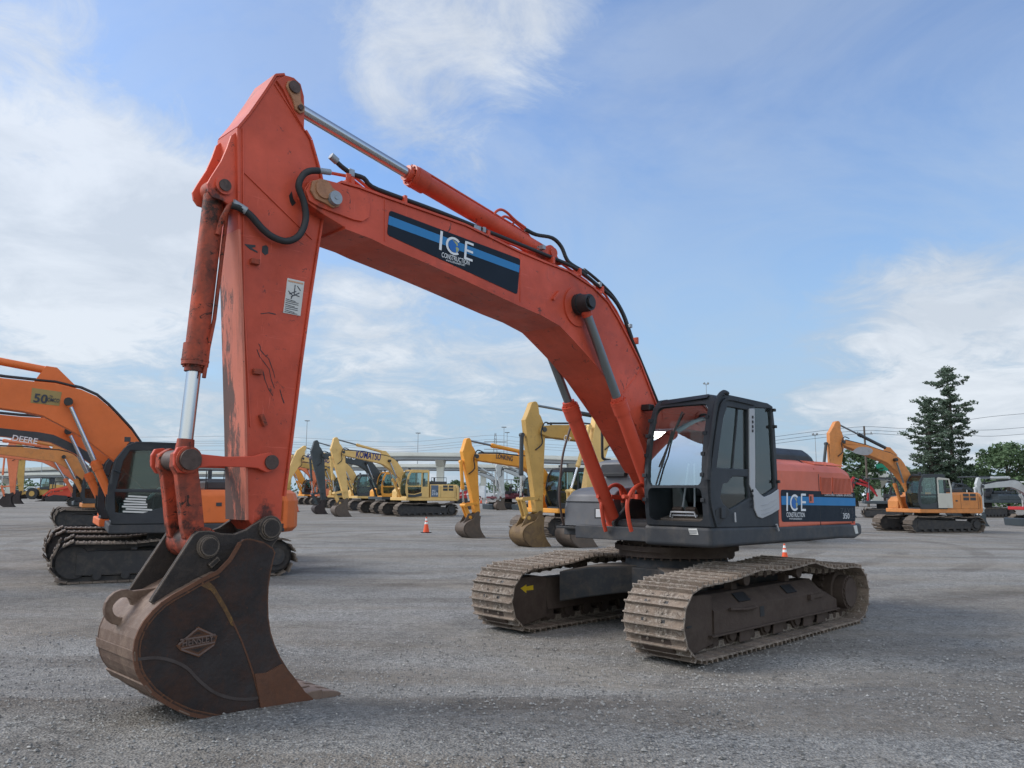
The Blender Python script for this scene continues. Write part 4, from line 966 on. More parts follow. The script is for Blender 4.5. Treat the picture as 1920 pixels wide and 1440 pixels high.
P_YEL = paint('machine_yellow', (.66, .43, .15), .5, .25, dcol=(.22, .15, .06), scale=1.2)
P_YELD = paint('ochre_yellow', (.46, .28, .072), .5, .35, dcol=(.16, .11, .05), scale=1.2)
P_ORY = paint('orange_yellow', (.72, .31, .035), .5, .2, dcol=(.24, .13, .04), scale=1.2)
P_ORG = paint('machine_orange', (.66, .138, .022), .5, .22, dcol=(.24, .08, .03), scale=1.2)
P_ORT = paint('faded_tan_orange', (.55, .205, .052), .55, .4, dcol=(.22, .12, .06), scale=1.2)
P_ORR = paint('coral_orange', (.66, .18, .075), .55, .3, dcol=(.26, .10, .06), scale=1.2)
P_DGR = paint('dark_grey_boom', (.034, .046, .054), .5, .2, dcol=(.09, .08, .07), scale=1.2)
P_WHT = paint('off_white_paint', (.42, .44, .44), .5, .3, dcol=(.22, .20, .18), scale=1.5)
P_RD = paint('mini_red', (.42, .018, .022), .5, .2, dcol=(.15, .04, .03))
P_MAR = paint('mini_maroon', (.10, .012, .018), .5, .2, dcol=(.08, .04, .03))
P_CABG = paint('dark_cab_frame', (.030, .036, .042), .5, .2, dcol=(.08, .07, .06))

def bg_track(parent, s, sy, gy, L=1.75, r=.42, w=.3, pads=44):
    pts = []
    for i in range(15): pts.append((-L+2*L*i/14, .03))
    for i in range(1, 9): t = rad(-90+180*i/9); pts.append((L+(r-.03)*math.cos(t), r+(r-.03)*math.sin(t)))
    tz = 2*r-.03
    pts += smooth2([(L, tz), (L*.5, tz-.02), (L*.3, tz+.015), (0, tz-.03), (-L*.3, tz+.015), (-L*.6, tz-.04), (-L, tz)], 3)
    for i in range(1, 9): t = rad(90+180*i/9); pts.append((-L+(r-.03)*math.cos(t), r+(r-.03)*math.sin(t)))
    sm, LL = resample(pts, pads); pt = LL/pads; m = MB()
    for p, d in sm:
        n = Vector((d.y, -d.x)); a = math.atan2(d.y, d.x)
        m.box((p.x+d.x*pt/2, sy*gy, p.y+d.y*pt/2), (pt*.94, 2*w, .028), ry=-a)
        for q in (.2, .7): m.box((p.x+d.x*pt*q+n.x*.016, sy*gy, p.y+d.y*pt*q+n.y*.016), (pt*.10, 2*w, .026), ry=-a)
    for i in range(len(pts)):
        a, b = pts[i], pts[(i+1) % len(pts)]; c = (a[0], a[1]); dd = Vector(b)-Vector(a)
        if dd.length < 1e-4: continue
        dd.normalize(); n = Vector((dd.y, -dd.x))
        m.bar((a[0]-n.x*.06, sy*gy, a[1]-n.y*.06), (b[0]-n.x*.06, sy*gy, b[1]-n.y*.06), .22, .09, mi=1)
    tr = m.build('crawler_track', [P_TRK, P_TFR], parent)
    f = MB().prism([(L-.05, .16), (L-.05, .62), (L-.45, .66), (-L+.5, .60), (-L+.3, .5), (-L+.3, .2)], sy*gy-.18, sy*gy+.18)
    f.cyl((L, sy*gy-.16, r), (L, sy*gy+.16, r), r-.1, n=20).cyl((-L, sy*gy-.16, r), (-L, sy*gy+.16, r), r-.1, n=20).cyl((-L, sy*gy-.16, r), (-L, sy*gy+.24, r), .2, n=16)
    for k in range(7): x = L-.45-k*(2*L-.9)/6; f.cyl((x, sy*gy-.2, .15), (x, sy*gy+.2, .15), .085, n=10)
    f.build('track_frame', P_TFR, parent, .01, 1)

def bg_excavator(label, anchor, yaw, s, body=None, boomc=None, cabc=None, tip_px=None, end_px=None, top_px=None, cols=None, text=None, cyl='rod', group='excavators parked across the yard', canopy=False, blade=False, bucketmat=None, armc=None, skirt=None, bucket_s=None, half=(2.15, 1.55), decal=None, mini=False, nohouse=False, boom_k=1.0, origin=None, hoodh=2.05, foot=(.55, 1.55), track=None, stripe=None, door=None, side_label=False, textz=0.0):
    t = rad(yaw)
    if origin is None:
        g = ground_at(*anchor); lx, ly = half[0]*s, half[1]*s
        ox = g.x - (lx*math.cos(t)-ly*math.sin(t)); oy = g.y - (lx*math.sin(t)+ly*math.cos(t))
    else: ox, oy = origin
    F = Frame(ox, oy, yaw, s)
    E_ = thing('mini_excavator' if mini else 'excavator', label, 'excavator', (ox, oy, 0), t, group, s)
    boomc = boomc or body; armc = armc or boomc; cabc = cabc or P_CABG; skirt = skirt or body
    gy = 1.2 if not mini else .95
    TL, TR = track or ((1.75, .42) if not mini else (1.25, .33))
    for sy in (1, -1): bg_track(E_, s, sy, gy, TL, TR, .33 if not mini else .22, 46 if not mini else 30)
    MB().box((0, 0, .55), (1.7, 2*gy-.3, .28)).cyl((0, 0, .65), (0, 0, 1.0), .6, n=24).build('carbody', P_TFR, E_, .02, 1)
    zc = 2.95
    # house
    pl = MB().prism([(1.45, 1.0), (1.45, 1.2), (-2.25, 1.2), (-2.25, .98)], -1.3, 1.3)
    pl.build('deck', skirt, E_, .03, 2)
    ys = 1.32
    hoodz = hoodh
    cx0 = -.15
    hd = MB().loft([[(x, ys-.02, 1.2), (x, ys-.02, zt-.12), (x, ys-.12, zt), (x, -1.15, zt), (x, -1.28, zt-.12), (x, -1.28, 1.2)] for x, zt in ((cx0-.08, hoodz), (-2.0, hoodz), (-2.2, hoodz-.03))])
    ho = hd.build('engine_hood', body, E_, .03, 2)
    gr = MB()
    for i in range(2):
        for j in range(2): gr.box((-1.75+i*.42, ys-.018, 1.72+j*.2), (.34, .012, .15))
    gr.box((-1.0, ys-.016, 1.6), (.01, .01, .75)); gr.box((-2.05, ys-.016, 1.6), (.012, .01, .8)); gr.box((-.75, ys-.014, 1.62), (.12, .02, .08))
    gr.build('vent', P_CABG, ho)
    cwr = []
    for z, g in ((.97, .10), (1.07, 0), (hoodz-.25, 0), (hoodz-.08, .06), (hoodz, .18)):
        ring = [(-2.22-.45*(1-abs(-1+2*i/10)**3)-.08+g, (-1+2*i/10)*(1.30-g*.5), z) for i in range(11)] + [(-2.1, 1.30-g*.5, z), (-2.1, -1.30+g*.5, z)]
        cwr.append(ring)
    MB().loft(cwr).build('counterweight', body, E_, .03, 2)
    MB().box((-1.2, -.1, hoodz+.10), (1.3, 1.3, .22)).box((-1.5, -.7, hoodz+.3), (.12, .12, .4)).build('engine_cover', P_CABG, E_, .05, 2)
    # tank and toolbox on the right
    if not mini:
        MB().prism([(1.35, 1.2), (1.35, 1.6), (1.15, 1.8), (.45, 1.9), (.40, hoodz), (-.2, hoodz), (-.2, 1.2)], -1.25, -.45).build('fuel_tank', body, E_, .03, 2)
    # cab
    y0, y1 = .38, ys
    if canopy:
        c = MB().prism([(1.35, 2.72), (1.35, 2.80), (-.9, 2.84), (-.9, 2.76)], -.55, 1.1)
        for x, y in ((1.1, -.45), (1.1, 1.0), (-.75, -.45), (-.75, 1.0)): c.tube([(x, y, 1.2), (x, y, 2.74)], .04)
        co = c.build('canopy', cabc, E_, .02, 2)
        MB().box((-.1, .3, 1.55), (.5, .5, .3)).box((-.35, .3, 1.9), (.12, .5, .5)).build('seat', M_SEAT, co, .04, 2)
    else:
        side = [(1.38, 1.2), (1.52, 1.5), (1.52, 2.0), (1.40, 2.6), (1.22, 2.88), (1.1, zc), (-.05, zc), (cx0, 2.88), (cx0, 1.2)]
        w1 = [(1.36, 1.95), (1.26, 2.55), (1.14, 2.78), (.42, 2.80), (.42, 1.95)]
        w1b = [(1.34, 1.45), (1.38, 1.88), (.42, 1.88), (.42, 1.55), (.9, 1.42)]
        w2 = [(.34, 1.9), (.34, 2.80), (-.03, 2.80), (-.03, 1.9)]
        cb_ = MB().prism(side, y1-.04, y1, holes=[w1, w1b, w2]).prism(side, y0, y0+.04, holes=[w1, w2])
        cb_.prism([(y0, 1.2), (y1, 1.2), (y1, zc), (y0, zc)], cx0, cx0+.05, 'yz', holes=[rrect(y0+.12, 1.95, y1-.12, 2.8, .05)])
        cb_.prism([(1.1, zc-.03), (1.05, zc+.03), (-.05, zc+.03), (cx0+.02, zc-.03)], y0, y1)
        cb_.bar((1.38, y0+.05, 1.22), (1.38, y1-.05, 1.22), .08, .1).bar((1.12, y0+.04, 2.92), (1.12, y1-.04, 2.92), .1, .1)
        co = cb_.build('cab', cabc, E_, .012, 1)
        gl = MB().prism(w1, y1-.022, y1-.018).prism(w1b, y1-.022, y1-.018).prism(w2, y1-.022, y1-.018).prism(w1, y0+.018, y0+.022)
        gl.loft([[(1.35, y0+.05, 1.25), (1.35, y1-.05, 1.25)], [(1.49, y0+.05, 1.5), (1.49, y1-.05, 1.5)], [(1.49, y0+.05, 2.0), (1.49, y1-.05, 2.0)], [(1.37, y0+.05, 2.6), (1.37, y1-.05, 2.6)], [(1.16, y0+.05, 2.88), (1.16, y1-.05, 2.88)]], closed=False, caps=False)
        gl.build('cab_glass', M_GLASSB, co)
        MB().box((.35, .86, 1.65), (.5, .5, .35)).box((.1, .86, 2.1), (.12, .46, .65), ry=-.1).box((1.1, .86, 1.5), (.3, .6, .3)).build('seat', M_SEAT, co, .04, 2)
    if not mini:
        MB().tube([(1.2, -1.2, 1.2), (1.25, -1.22, 2.0), (1.1, -1.22, 2.3), (.5, -1.2, 2.35), (.45, -1.2, 1.95)], .022, 6).build('handrail', P_CABG, E_)
        MB().tube([(-.5, .9, hoodz), (-.5, .9, hoodz+.45), (-1.6, .9, hoodz+.45), (-1.6, .9, hoodz)], .02, 6).build('handrail', P_CABG, E_)
        MB().tube([(1.3, y1+.0, 2.3), (1.45, y1+.16, 2.35)], .015, 6).box((1.46, y1+.18, 2.2), (.03, .12, .3)).build('mirror', P_CABG, E_)
        MB().box((1.2, y1-.2, zc+.08), (.12, .12, .1)).build('work_lamp', P_CABG, E_)
    # front
    tip = Vector(F.xz(*tip_px, 0)); end = Vector(F.xz(*end_px, 0))
    ft = Vector(foot)
    Bo, k = simil(BOOM, foot0, pin0, ft, tip)
    hb = .24 if not mini else .14
    bo = MB().prism(Bo, -hb, hb).build('boom', boomc, E_, .02, 1)
    BM, _ = simil([(ctop[0]-.1, ctop[1]), (pA0.x, pA0.z+.0), (pA1.x, pA1.z)], foot0, pin0, ft, tip)
    Ao, ka = simil(ARM_C, pin0, end0, tip, end)
    ha = .15 if not mini else .10
    ao = MB().prism(Ao, -ha, ha).build('arm', armc, E_, .015, 1)
    MB().cyl((tip.x, -hb-.03, tip.y), (tip.x, hb+.03, tip.y), .09, n=14).build('arm_pin', P_CABG, ao)
    AA, _ = simil([(pt[0], pt[1]), pc, (pl0.x, pl0.z), (pR.x, pR.z), (ph.x, ph.z)], pin0, end0, tip, end)
    cm = boomc if cyl == 'rod' else P_CABG
    if not mini:
        b1 = Vector(BM[1]); d1 = (b1-tip).normalized(); MB().prism([(b1.x-d1.x*.1, b1.y+.12), (b1.x+d1.x*.12, b1.y+.1), (b1.x+d1.x*.55, b1.y-.32), (b1.x-d1.x*.35, b1.y-.34)], -.09, .09).build('cylinder_bracket', boomc, bo, .01, 1)
    hyd('arm_cylinder', E_, (BM[1][0], 0, BM[1][1]+.02), (AA[0][0], 0, AA[0][1]), .57, .085, .045, cm, M_GREYROD, yw=.08)
    hyd('bucket_cylinder', E_, (AA[1][0], 0, AA[1][1]), (AA[2][0], 0, AA[2][1]), .62, .075, .042, armc if cyl == 'rod' else P_CABG, M_CHROME, yw=.08)
    for sy in ((1, -1) if not mini else (0,)):
        hyd('boom_cylinder', E_, (1.15, sy*.36, 1.22), (BM[0][0], sy*.36, BM[0][1]), .5, .085, .045, boomc, M_CHROME if cyl == 'rod' else M_GREYROD, yw=.06)
    if not mini: MB().cyl((BM[0][0], -.42, BM[0][1]), (BM[0][0], .44, BM[0][1]), .09, n=14).build('cylinder_pin', P_BLACK, bo)
    # linkage + bucket
    lkk = MB()
    for sy in (1, -1):
        lkk.bar((AA[2][0], sy*.19, AA[2][1]), (AA[3][0], sy*.19, AA[3][1]), .03, .11); lkk.bar((AA[2][0], sy*.11, AA[2][1]), (AA[4][0], sy*.11, AA[4][1]), .06, .15)
    for q in (2, 3, 4): lkk.cyl((AA[q][0], -.22, AA[q][1]), (AA[q][0], .22, AA[q][1]), .07, n=12)
    lkk.build('bucket_link', armc, E_)
    ks = bucket_s or max(.55, end.y)/1.31
    mpb = lambda p: (end.x+(p[0]-end0.x)*ks, end.y+(p[1]-end0.y)*ks)
    Sd = [mpb(p) for p in SIDE]; bw = .52*ks if not mini else .3
    bm2 = bucketmat or P_BKB
    bq = MB().prism(Sd, bw-.03, bw).prism(Sd, -bw, -bw+.03)
    bkk = [mpb(p) for p in back]; inn2 = [mpb(p) for p in inn]
    bq.prism(bkk+inn2[::-1], -bw, bw)
    eo2 = [mpb(p) for p in eo]; bq.prism(eo2, .19*ks, .23*ks).prism(eo2, -.23*ks, -.19*ks)
    tx, tz = mpb(tip0_)
    for q in range(5):
        y = -bw+.06+q*(2*bw-.12)/4; bq.loft([[(x, y-w_, tz-h_), (x, y+w_, tz-h_), (x, y+w_, tz+h_), (x, y-w_, tz+h_)] for x, w_, h_ in ((tx+.1, .05, .05), (tx-.12, .045, .04), (tx-.28, .02, .01))])
    bq.build('bucket', bm2, E_)
    # hoses over the boom and at the arm joint
    HB, _ = simil([(p[0], p[1]+.05) for p in boom_top[1:-1]], foot0, pin0, ft, tip)
    hh = MB().tube([(p[0], .1, p[1]) for p in HB], .026, 6).tube([(p[0], -.05, p[1]+.03) for p in HB[1:]], .026, 6)
    hh.tube(smooth_path([(tip.x-.35, hb*.8, tip.y+.18), (tip.x+.0, hb+.03, tip.y+.25), (tip.x+.16, hb+.02, tip.y-.1), (tip.x+.1, hb+.0, tip.y-.5), (tip.x+.35, ha+.03, tip.y-.75)], 4), .026, 6)
    hh.build('hydraulic_hose', P_RUBBER, bo)
    if text:
        for (ts, q0, q1, hgt, mt) in text:
            w = (hb+.014+textz)
            a, b = F.xz(*q0, w), F.xz(*q1, w); text_on(MB(), ts, a, b, hgt, w).build('lettering', mt, bo)
    if decal:
        for pts, mt in decal: MB().prism([F.xz(*p, hb+.004) for p in pts], hb+.001, hb+.006).build('decal', mt, bo)
    if stripe:
        lo, _ = simil([(b[0], b[1]) for b in boom_bot], foot0, pin0, ft, tip); up2 = []
        for i, p in enumerate(lo):
            a_ = Vector(lo[max(i-1, 0)]); b_ = Vector(lo[min(i+1, len(lo)-1)]); n = Vector((-(b_-a_).y, (b_-a_).x)).normalized()
            if n.y < 0: n = -n
            f_ = min(1, (len(lo)-1-i)/3, (i+1)/2); up2.append((p[0]+n.x*.20*f_, p[1]+n.y*.20*f_))
        MB().prism(lo[:-1]+up2[:-1][::-1], hb+.001, hb+.006).build('stripe', stripe, bo)
    if door and not canopy:
        MB().prism([(1.34, 1.22), (.9, 1.22), (.4, 1.3), (.4, 1.5), (.9, 1.38), (1.36, 1.40)] if not door.name.startswith('cream') else [(.40, 1.25), (.40, 2.75), (.30, 2.82), (-.35, 2.75), (-.45, 2.3), (-.45, 1.25)], y1+.02, y1+.05, holes=[] if not door.name.startswith('cream') else [[(.32, 2.0), (.32, 2.68), (-.28, 2.68), (-.36, 2.3), (-.36, 2.0)]]).build('door', door, co, .01, 1)
    if side_label:
        lm_ = MB().box((-.55, ys-.012, 1.62), (.52, .012, .75)); lm_.build('side_panel', flat('panel_blue_grey', (.10, .14, .20)), ho)
        text_on(text_on(MB(), 'PC', (-.38, 1.56), (-.60, 1.56), .13, ys-.003), '210', (-.34, 1.36), (-.76, 1.36), .16, ys-.003).build('lettering', M_WHITE, ho)
    if blade:
        MB().prism([(1.75, .08), (1.9, .02), (1.95, .45), (1.85, .5)], -1.15, 1.15).box((1.5, .5, .3), (.7, .1, .12)).box((1.5, -.5, .3), (.7, .1, .12)).build('blade', P_DGR, E_)
    return E_, F
tip0_ = SIDE[32]
NUM = lambda: None
wl = M_WHITE
# --- the row at the left, facing the same way
A_o = None
aE, aF = bg_excavator('orange excavator behind the big rusty bucket, charcoal cab with papers inside', (134, 1097), 209, .95, P_ORG, tip_px=(-300, 699), end_px=(-270, 1020), foot=(.0, 1.40), half=(2.05, 1.53), track=(2.05, .43), skirt=P_DECK, cabc=P_CHAR,
    text=[('*50', (62, 754), (88, 757), .20, M_INK), ('*TH', (92, 745), (98, 746), .05, M_INK), ('*ROMCO', (84, 752), (111, 755), .085, M_INK)], decal=[([(60, 727), (116, 735), (111, 761), (57, 755)], paint('tan_plaque', (.27, .19, .06), .5, .2))], textz=.008, hoodh=1.95)
ox, oy = aF.o.x, aF.o.y
pap = bpy.data.objects.new('paper_stack', None); COL.objects.link(pap); pap.location = (0, 0, 0); pap.rotation_euler = (0, 0, rad(211)); pap.location = (ox, oy, 0); pap.scale = (.95,)*3
tag(pap, 'untidy stack of white documents behind the cab window of the left orange excavator', 'papers')
for k in range(7): MB().box((.95-random.uniform(-.08, .08), 1.18, 1.46+k*.055), (.55-.03*k, .22, .035), ry=random.uniform(-.06, .06)).build('document', M_LABEL, pap)
MB().box((.65, 1.16, 1.86), (.35, .2, .04), ry=.8).build('document', M_LABEL, pap)
bg_excavator('orange excavator with white lettering on a black boom stripe, second at the left', None, 211, .95, P_ORG, tip_px=(-175, 785), end_px=(-165, 985), foot=(.15, 1.45), origin=(ox-1.87, oy+3.1), track=(2.15, .46), cabc=P_CHAR,
    text=[('*DEERE', (22, 826), (69, 833), .15, wl)], stripe=P_DGR, textz=.008)
bg_excavator('black-cabbed excavator fourth in the left row, only its cab and tracks showing', (106, 984), 211, 1.0, P_DGR, boomc=P_ORR, tip_px=(-45, 846), end_px=(-60, 940), cabc=P_CHAR, track=(2.0, .45))
bg_excavator('tan-orange excavator far in the left row, boom showing under the black stripe', (118, 993), 211, 1.0, P_ORT, tip_px=(-20, 842), end_px=(-38, 945), cabc=P_CHAR, track=(2.1, .46))
bg_excavator('orange excavator with small white boom lettering, farthest at the left', (124, 951), 205, 1.25, P_ORR, tip_px=(34, 848), end_px=(24, 925), bucketmat=P_BKD,
    text=[('*DOOSAN', (68, 849), (103, 857.5), .42, wl)], cabc=P_CHAR)
bg_excavator('yellow excavator whose arm stands directly behind the farthest-left orange arm', (150, 945), 205, 1.25, P_YELD, tip_px=(46, 850), end_px=(40, 922), bucketmat=P_BKD, cabc=P_CHAR)
# --- the middle row
bg_excavator('yellow excavator with dark blue boom lettering and yellow cab, front of the middle row', (745, 969), 212, 1.17, P_YEL, tip_px=(642, 848), end_px=(649, 936), cabc=P_YEL,
    text=[('*KOMATSU', (667, 857.5), (713, 864), .46, flat('lettering_blue', (.02, .03, .16)))], door=P_CABG, side_label=True)
bg_excavator('dark grey boomed excavator with white lettering and yellow cab frame in the middle row', (700, 964), 212, 1.17, P_ORY, boomc=P_DGR, tip_px=(604, 853), end_px=(607, 938), cabc=P_ORY, bucketmat=P_BKD, skirt=P_DGR,
    text=[('*VOLVO', (634, 854.5), (666, 863), .36, wl)])
bg_excavator('yellow excavator whose boom ends behind the dark grey arm in the middle row', (656, 958), 212, 1.17, P_YEL, tip_px=(567, 860), end_px=(528, 918), cabc=P_CABG,
    text=[('*KOMATSU', (575, 859), (617, 869), .42, flat('lettering_blue', (.02, .03, .16)))])
bg_excavator('yellow excavator with dark cab and yellow door panel in the middle row', (618, 953), 212, 1.15, P_YELD, tip_px=(548, 868), end_px=(540, 925), cabc=P_CABG)
bg_excavator('orange excavator with orange cab frame between yellow ones in the middle row', (583, 947), 212, 1.15, P_ORR, tip_px=(520, 862), end_px=(512, 925), cabc=P_ORR)
bg_excavator('yellow excavator at the far left of the middle row, next to the main arm', (560, 946), 212, 1.15, P_ORY, tip_px=(480, 862), end_px=(480, 925), cabc=P_CABG)
# --- the machines in front of and behind the main boom
bg_excavator('orange-yellow excavator with black boom lettering, bucket on the gravel right of the lone cone', (1028, 1008), 212, .97, P_ORY, tip_px=(889, 856), end_px=(893, 962), cabc=P_CABG,
    text=[('*LONKING', (930, 859.5), (961, 865), .22, M_INK)])
bg_excavator('ochre excavator with black cylinders and round boom badge, left of the main boom', None, 212, .97, P_YELD, tip_px=(1014, 806), end_px=(1008, 962), origin=(7.1, 31.2), cyl='dark',
    text=[('*CAT', (1056, 824), (1068, 831), .22, wl)], cabc=P_CABG, bucketmat=paint('yellow_brown_bucket', (.17, .105, .04), .7, .6, dcol=(.05, .03, .025), scale=1.2))
bg_excavator('yellow excavator seen between the main boom cylinders, bucket beside the grey toolbox', None, 212, .97, P_YEL, tip_px=(1142, 806), end_px=(1094, 962), origin=(9.6, 31.6), cabc=P_CABG, bucketmat=P_BKB)
# --- right-hand side
bg_excavator('faded orange excavator with grey oval on its boom and cream cab door, at right', (1712, 1000), 192, .95, P_ORT, tip_px=(1577, 829), end_px=(1563, 940), cabc=P_CABG, cyl='dark', door=paint('cream_door', (.50, .48, .42), .5, .2),
    decal=[(smooth2([(1598, 847), (1608, 839), (1622, 838), (1634, 841), (1636, 847), (1628, 853), (1616, 853), (1604, 850), (1598, 847)], 3)[:-1], paint('bare_grey', (.30, .30, .32), .6, .3))])
G2 = 'mini excavators in the background'
bg_excavator('white boomed mini excavator with red body and white canopy, right edge', None, 190, .95, P_RD, boomc=P_WHT, tip_px=(1840, 912), end_px=(1842, 962), origin=(32.2, 47.6), canopy=True, cabc=P_WHT, mini=True, blade=True, bucketmat=P_DGR, group=G2, hoodh=1.7)
bg_excavator('red boomed mini excavator under dark canopy between the hood and orange excavator', None, 160, 1.1, P_DGR, boomc=P_RD, tip_px=(1602, 905), end_px=(1596, 935), origin=(29.5, 62), canopy=True, cabc=P_CABG, mini=True, bucketmat=P_DGR, group=G2, hoodh=1.6)
bg_excavator('black canopied mini excavator behind the white boom at right', None, 190, 1.2, P_DGR, boomc=P_DGR, tip_px=(1792, 915), end_px=(1794, 944), origin=(39.5, 66), canopy=True, cabc=P_CABG, mini=True, bucketmat=P_DGR, group=G2, hoodh=1.6)
bg_excavator('pale grey mini excavator with maroon deck and cab right of the cone', None, 205, 1.15, P_MAR, boomc=P_WHT, tip_px=(942, 880), end_px=(944, 934), origin=(2.6, 83), cabc=P_CABG, mini=True, blade=True, group=G2, hoodh=1.6, skirt=P_MAR)
bg_excavator('pale grey mini excavator with maroon deck just right of the orange-yellow arm', None, 205, 1.15, P_MAR, boomc=P_WHT, tip_px=(893, 886), end_px=(888, 936), origin=(-.6, 86), cabc=P_WHT, canopy=True, mini=True, blade=True, group=G2, hoodh=1.5, skirt=P_MAR)

# --- other vehicles
def wheel_loader(px, py, yaw, s, label):
    g = ground_at(px, py); r = thing('wheel_loader', label, 'wheel loader', g, rad(yaw), None, s)
    MB().prism([(-2.9, .9), (-2.9, 2.0), (-.9, 2.15), (-.9, 1.1), (-.5, .8), (-2.4, .8)], -.7, .7).build('engine_hood', P_YELD, r, .04, 2)
    MB().prism([(-.8, .8), (-.7, 1.4), (.4, 1.4), (1.7, 1.1), (1.7, .7), (.2, .6)], -.6, .6).build('front_frame', P_YELD, r, .03, 2)
    cb = MB().prism([(-.95, 1.4), (-.9, 3.1), (.25, 3.1), (.45, 2.2), (.4, 1.4)], -.72, -.66, holes=[[(-.8, 1.9), (-.78, 2.95), (.17, 2.95), (.33, 2.2), (.3, 1.7)]]).prism([(-.95, 1.4), (-.9, 3.1), (.25, 3.1), (.45, 2.2), (.4, 1.4)], .66, .72, holes=[[(-.8, 1.9), (-.78, 2.95), (.17, 2.95), (.33, 2.2), (.3, 1.7)]])
    cb.box((-.33, 0, 3.12), (1.35, 1.6, .1)).box((-.9, 0, 2.2), (.06, 1.3, 1.6)).box((-.3, 0, 1.45), (1.2, 1.3, .1))
    c = cb.build('cab', P_CABG, r, .01, 1); MB().prism([(-.8, 1.9), (-.78, 2.95), (.17, 2.95), (.33, 2.2), (.3, 1.7)], .68, .69).build('cab_glass', M_GLASSB, c)
    for x in (1.15, -1.75):
        for y in (1.05, -1.05):
            w = MB().cyl((x, y-.27, .8), (x, y+.27, .8), .80, n=28).build('wheel', P_RUBBER, r, .08, 3)
            MB().cyl((x, y-.29, .8), (x, y+.29, .8), .38, n=20).build('rim', P_YELD, w)
    MB().prism([(1.0, 1.5), (1.1, 1.7), (3.2, .75), (3.2, .5), (2.2, .8)], .5, .62).prism([(1.0, 1.5), (1.1, 1.7), (3.2, .75), (3.2, .5), (2.2, .8)], -.62, -.5).build('lift_arm', P_YELD, r, .01, 1)
    MB().prism([(3.0, .05), (4.1, .02), (4.1, .08), (3.2, .18), (3.05, .6), (3.5, 1.25), (3.4, 1.3), (2.9, .7)], -1.35, 1.35).build('bucket', P_BKD, r)
    for y_ in (-1.3, .8): MB().prism(rrect(-2.6, 1.6, -1.2, 1.72, .04), y_, y_+.5).build('fender', P_YELD, r)
wheel_loader(83, 936, 185, 1.35, 'tan wheel loader with dark cab beyond the left excavators')
def track_loader(px, py, yaw, s, label, col):
    g = ground_at(px, py); r = thing('track_loader', label, 'track loader', g, rad(yaw), None, s)
    MB().prism([(-1.3, .5), (-1.3, 1.4), (-.6, 1.5), (-.5, 1.1), (.7, .9), (.8, .5)], -.5, .5).build('body', col, r, .04, 2)
    c = MB()
    for x, y in ((.5, .45), (.5, -.45), (-.6, .45), (-.6, -.45)): c.tube([(x, y, .9), (x-.05, y, 2.05)], .05)
    c.box((-.05, 0, 2.08), (1.2, 1.1, .08)); c.build('cab', P_CABG, r)
    for y in (.78, -.78):
        MB().prism([(-1.2, .3), (-1.0, .6), (.2, .7), (1.0, .35), (.95, .05), (.7, 0), (-.9, 0)], y-.18, y+.18).build('rubber_track', P_RUBBER, r, .04, 2)
        MB().prism([(-1.2, 1.5), (-1.0, 1.65), (.6, 1.25), (1.3, .6), (1.25, .45), (.5, 1.05), (-1.1, 1.4)], y-.06, y+.06).build('lift_arm', col, r, .01, 1)
    MB().prism([(1.15, .02), (1.9, .0), (1.9, .05), (1.3, .15), (1.25, .6), (1.15, .6)], -.9, .9).build('bucket', P_BKD, r)
track_loader(108, 940, 195, 1.5, 'small orange-red track loader beside the tan wheel loader', P_RD if False else paint('loader_red', (.60, .06, .025), .5, .15))
track_loader(866, 944, 200, 1.3, 'small red track loader behind the orange-yellow arm', P_RD)

def pickup(px, py, yaw, s, col, label, van=False):
    g = ground_at(px, py); r = thing('parked_van' if van else 'pickup_truck', label, 'van' if van else 'pickup truck', g, rad(yaw), 'vehicles parked beyond the machines', s)
    if van: prof = [(-2.6, .4), (-2.6, 2.3), (1.2, 2.35), (1.9, 1.5), (2.7, 1.2), (2.75, .4)]; win = [(1.15, 1.5), (1.1, 2.15), (.2, 2.15), (.2, 1.5)]
    else: prof = [(-2.8, .5), (-2.8, 1.15), (-1.1, 1.15), (-1.0, 1.8), (.55, 1.8), (1.2, 1.2), (2.6, 1.08), (2.7, .5)]; win = [(-.85, 1.2), (-.8, 1.68), (.5, 1.68), (.95, 1.2)]
    b = MB().prism(prof, -.92, .92).build('body', col, r, .06, 2)
    MB().prism(win, -.935, .935).build('window', M_GLASSB, b)
    for x in (-1.7, 1.7):
        for y in (.8, -.8):
            w = MB().cyl((x, y-.14, .38), (x, y+.14, .38), .38, n=16).build('wheel', P_RUBBER, r); MB().cyl((x, y-.15, .38), (x, y+.15, .38), .2, n=12).build('rim', P_SILV, w)
W1 = paint('vehicle_white', (.62, .64, .66), .3, .05); S1 = paint('vehicle_silver', (.30, .32, .34), .3, .05); D1 = paint('vehicle_dark', (.05, .055, .065), .3, .05)
pickup(62, 930, 170, 1.5, W1, 'white pickup truck seen left of the tan wheel loader')
pickup(905, 937, 185, 1.4, W1, 'white pickup truck behind the mini excavators')
pickup(1606, 944, 170, 1.0, W1, 'white pickup truck right of the main machine hood')
pickup(1632, 940, 200, 1.0, W1, 'white van parked under the right-hand overpass', True)
pickup(1700, 938, 185, 1.0, S1, 'silver pickup truck behind the faded orange excavator')
pickup(1795, 937, 175, 1.0, D1, 'dark pickup truck between the faded orange excavator and canopy')
pickup(728, 937, 185, 1.3, S1, 'silver pickup truck behind the middle row')
pickup(880, 938, 175, 1.4, W1, 'white van behind the orange-yellow arm', True)
pickup(395, 936, 180, 1.3, D1, 'dark pickup truck seen between the link and the arm')
pickup(985, 937, 175, 1.3, W1, 'white van right of the pale grey mini excavator cab', True)

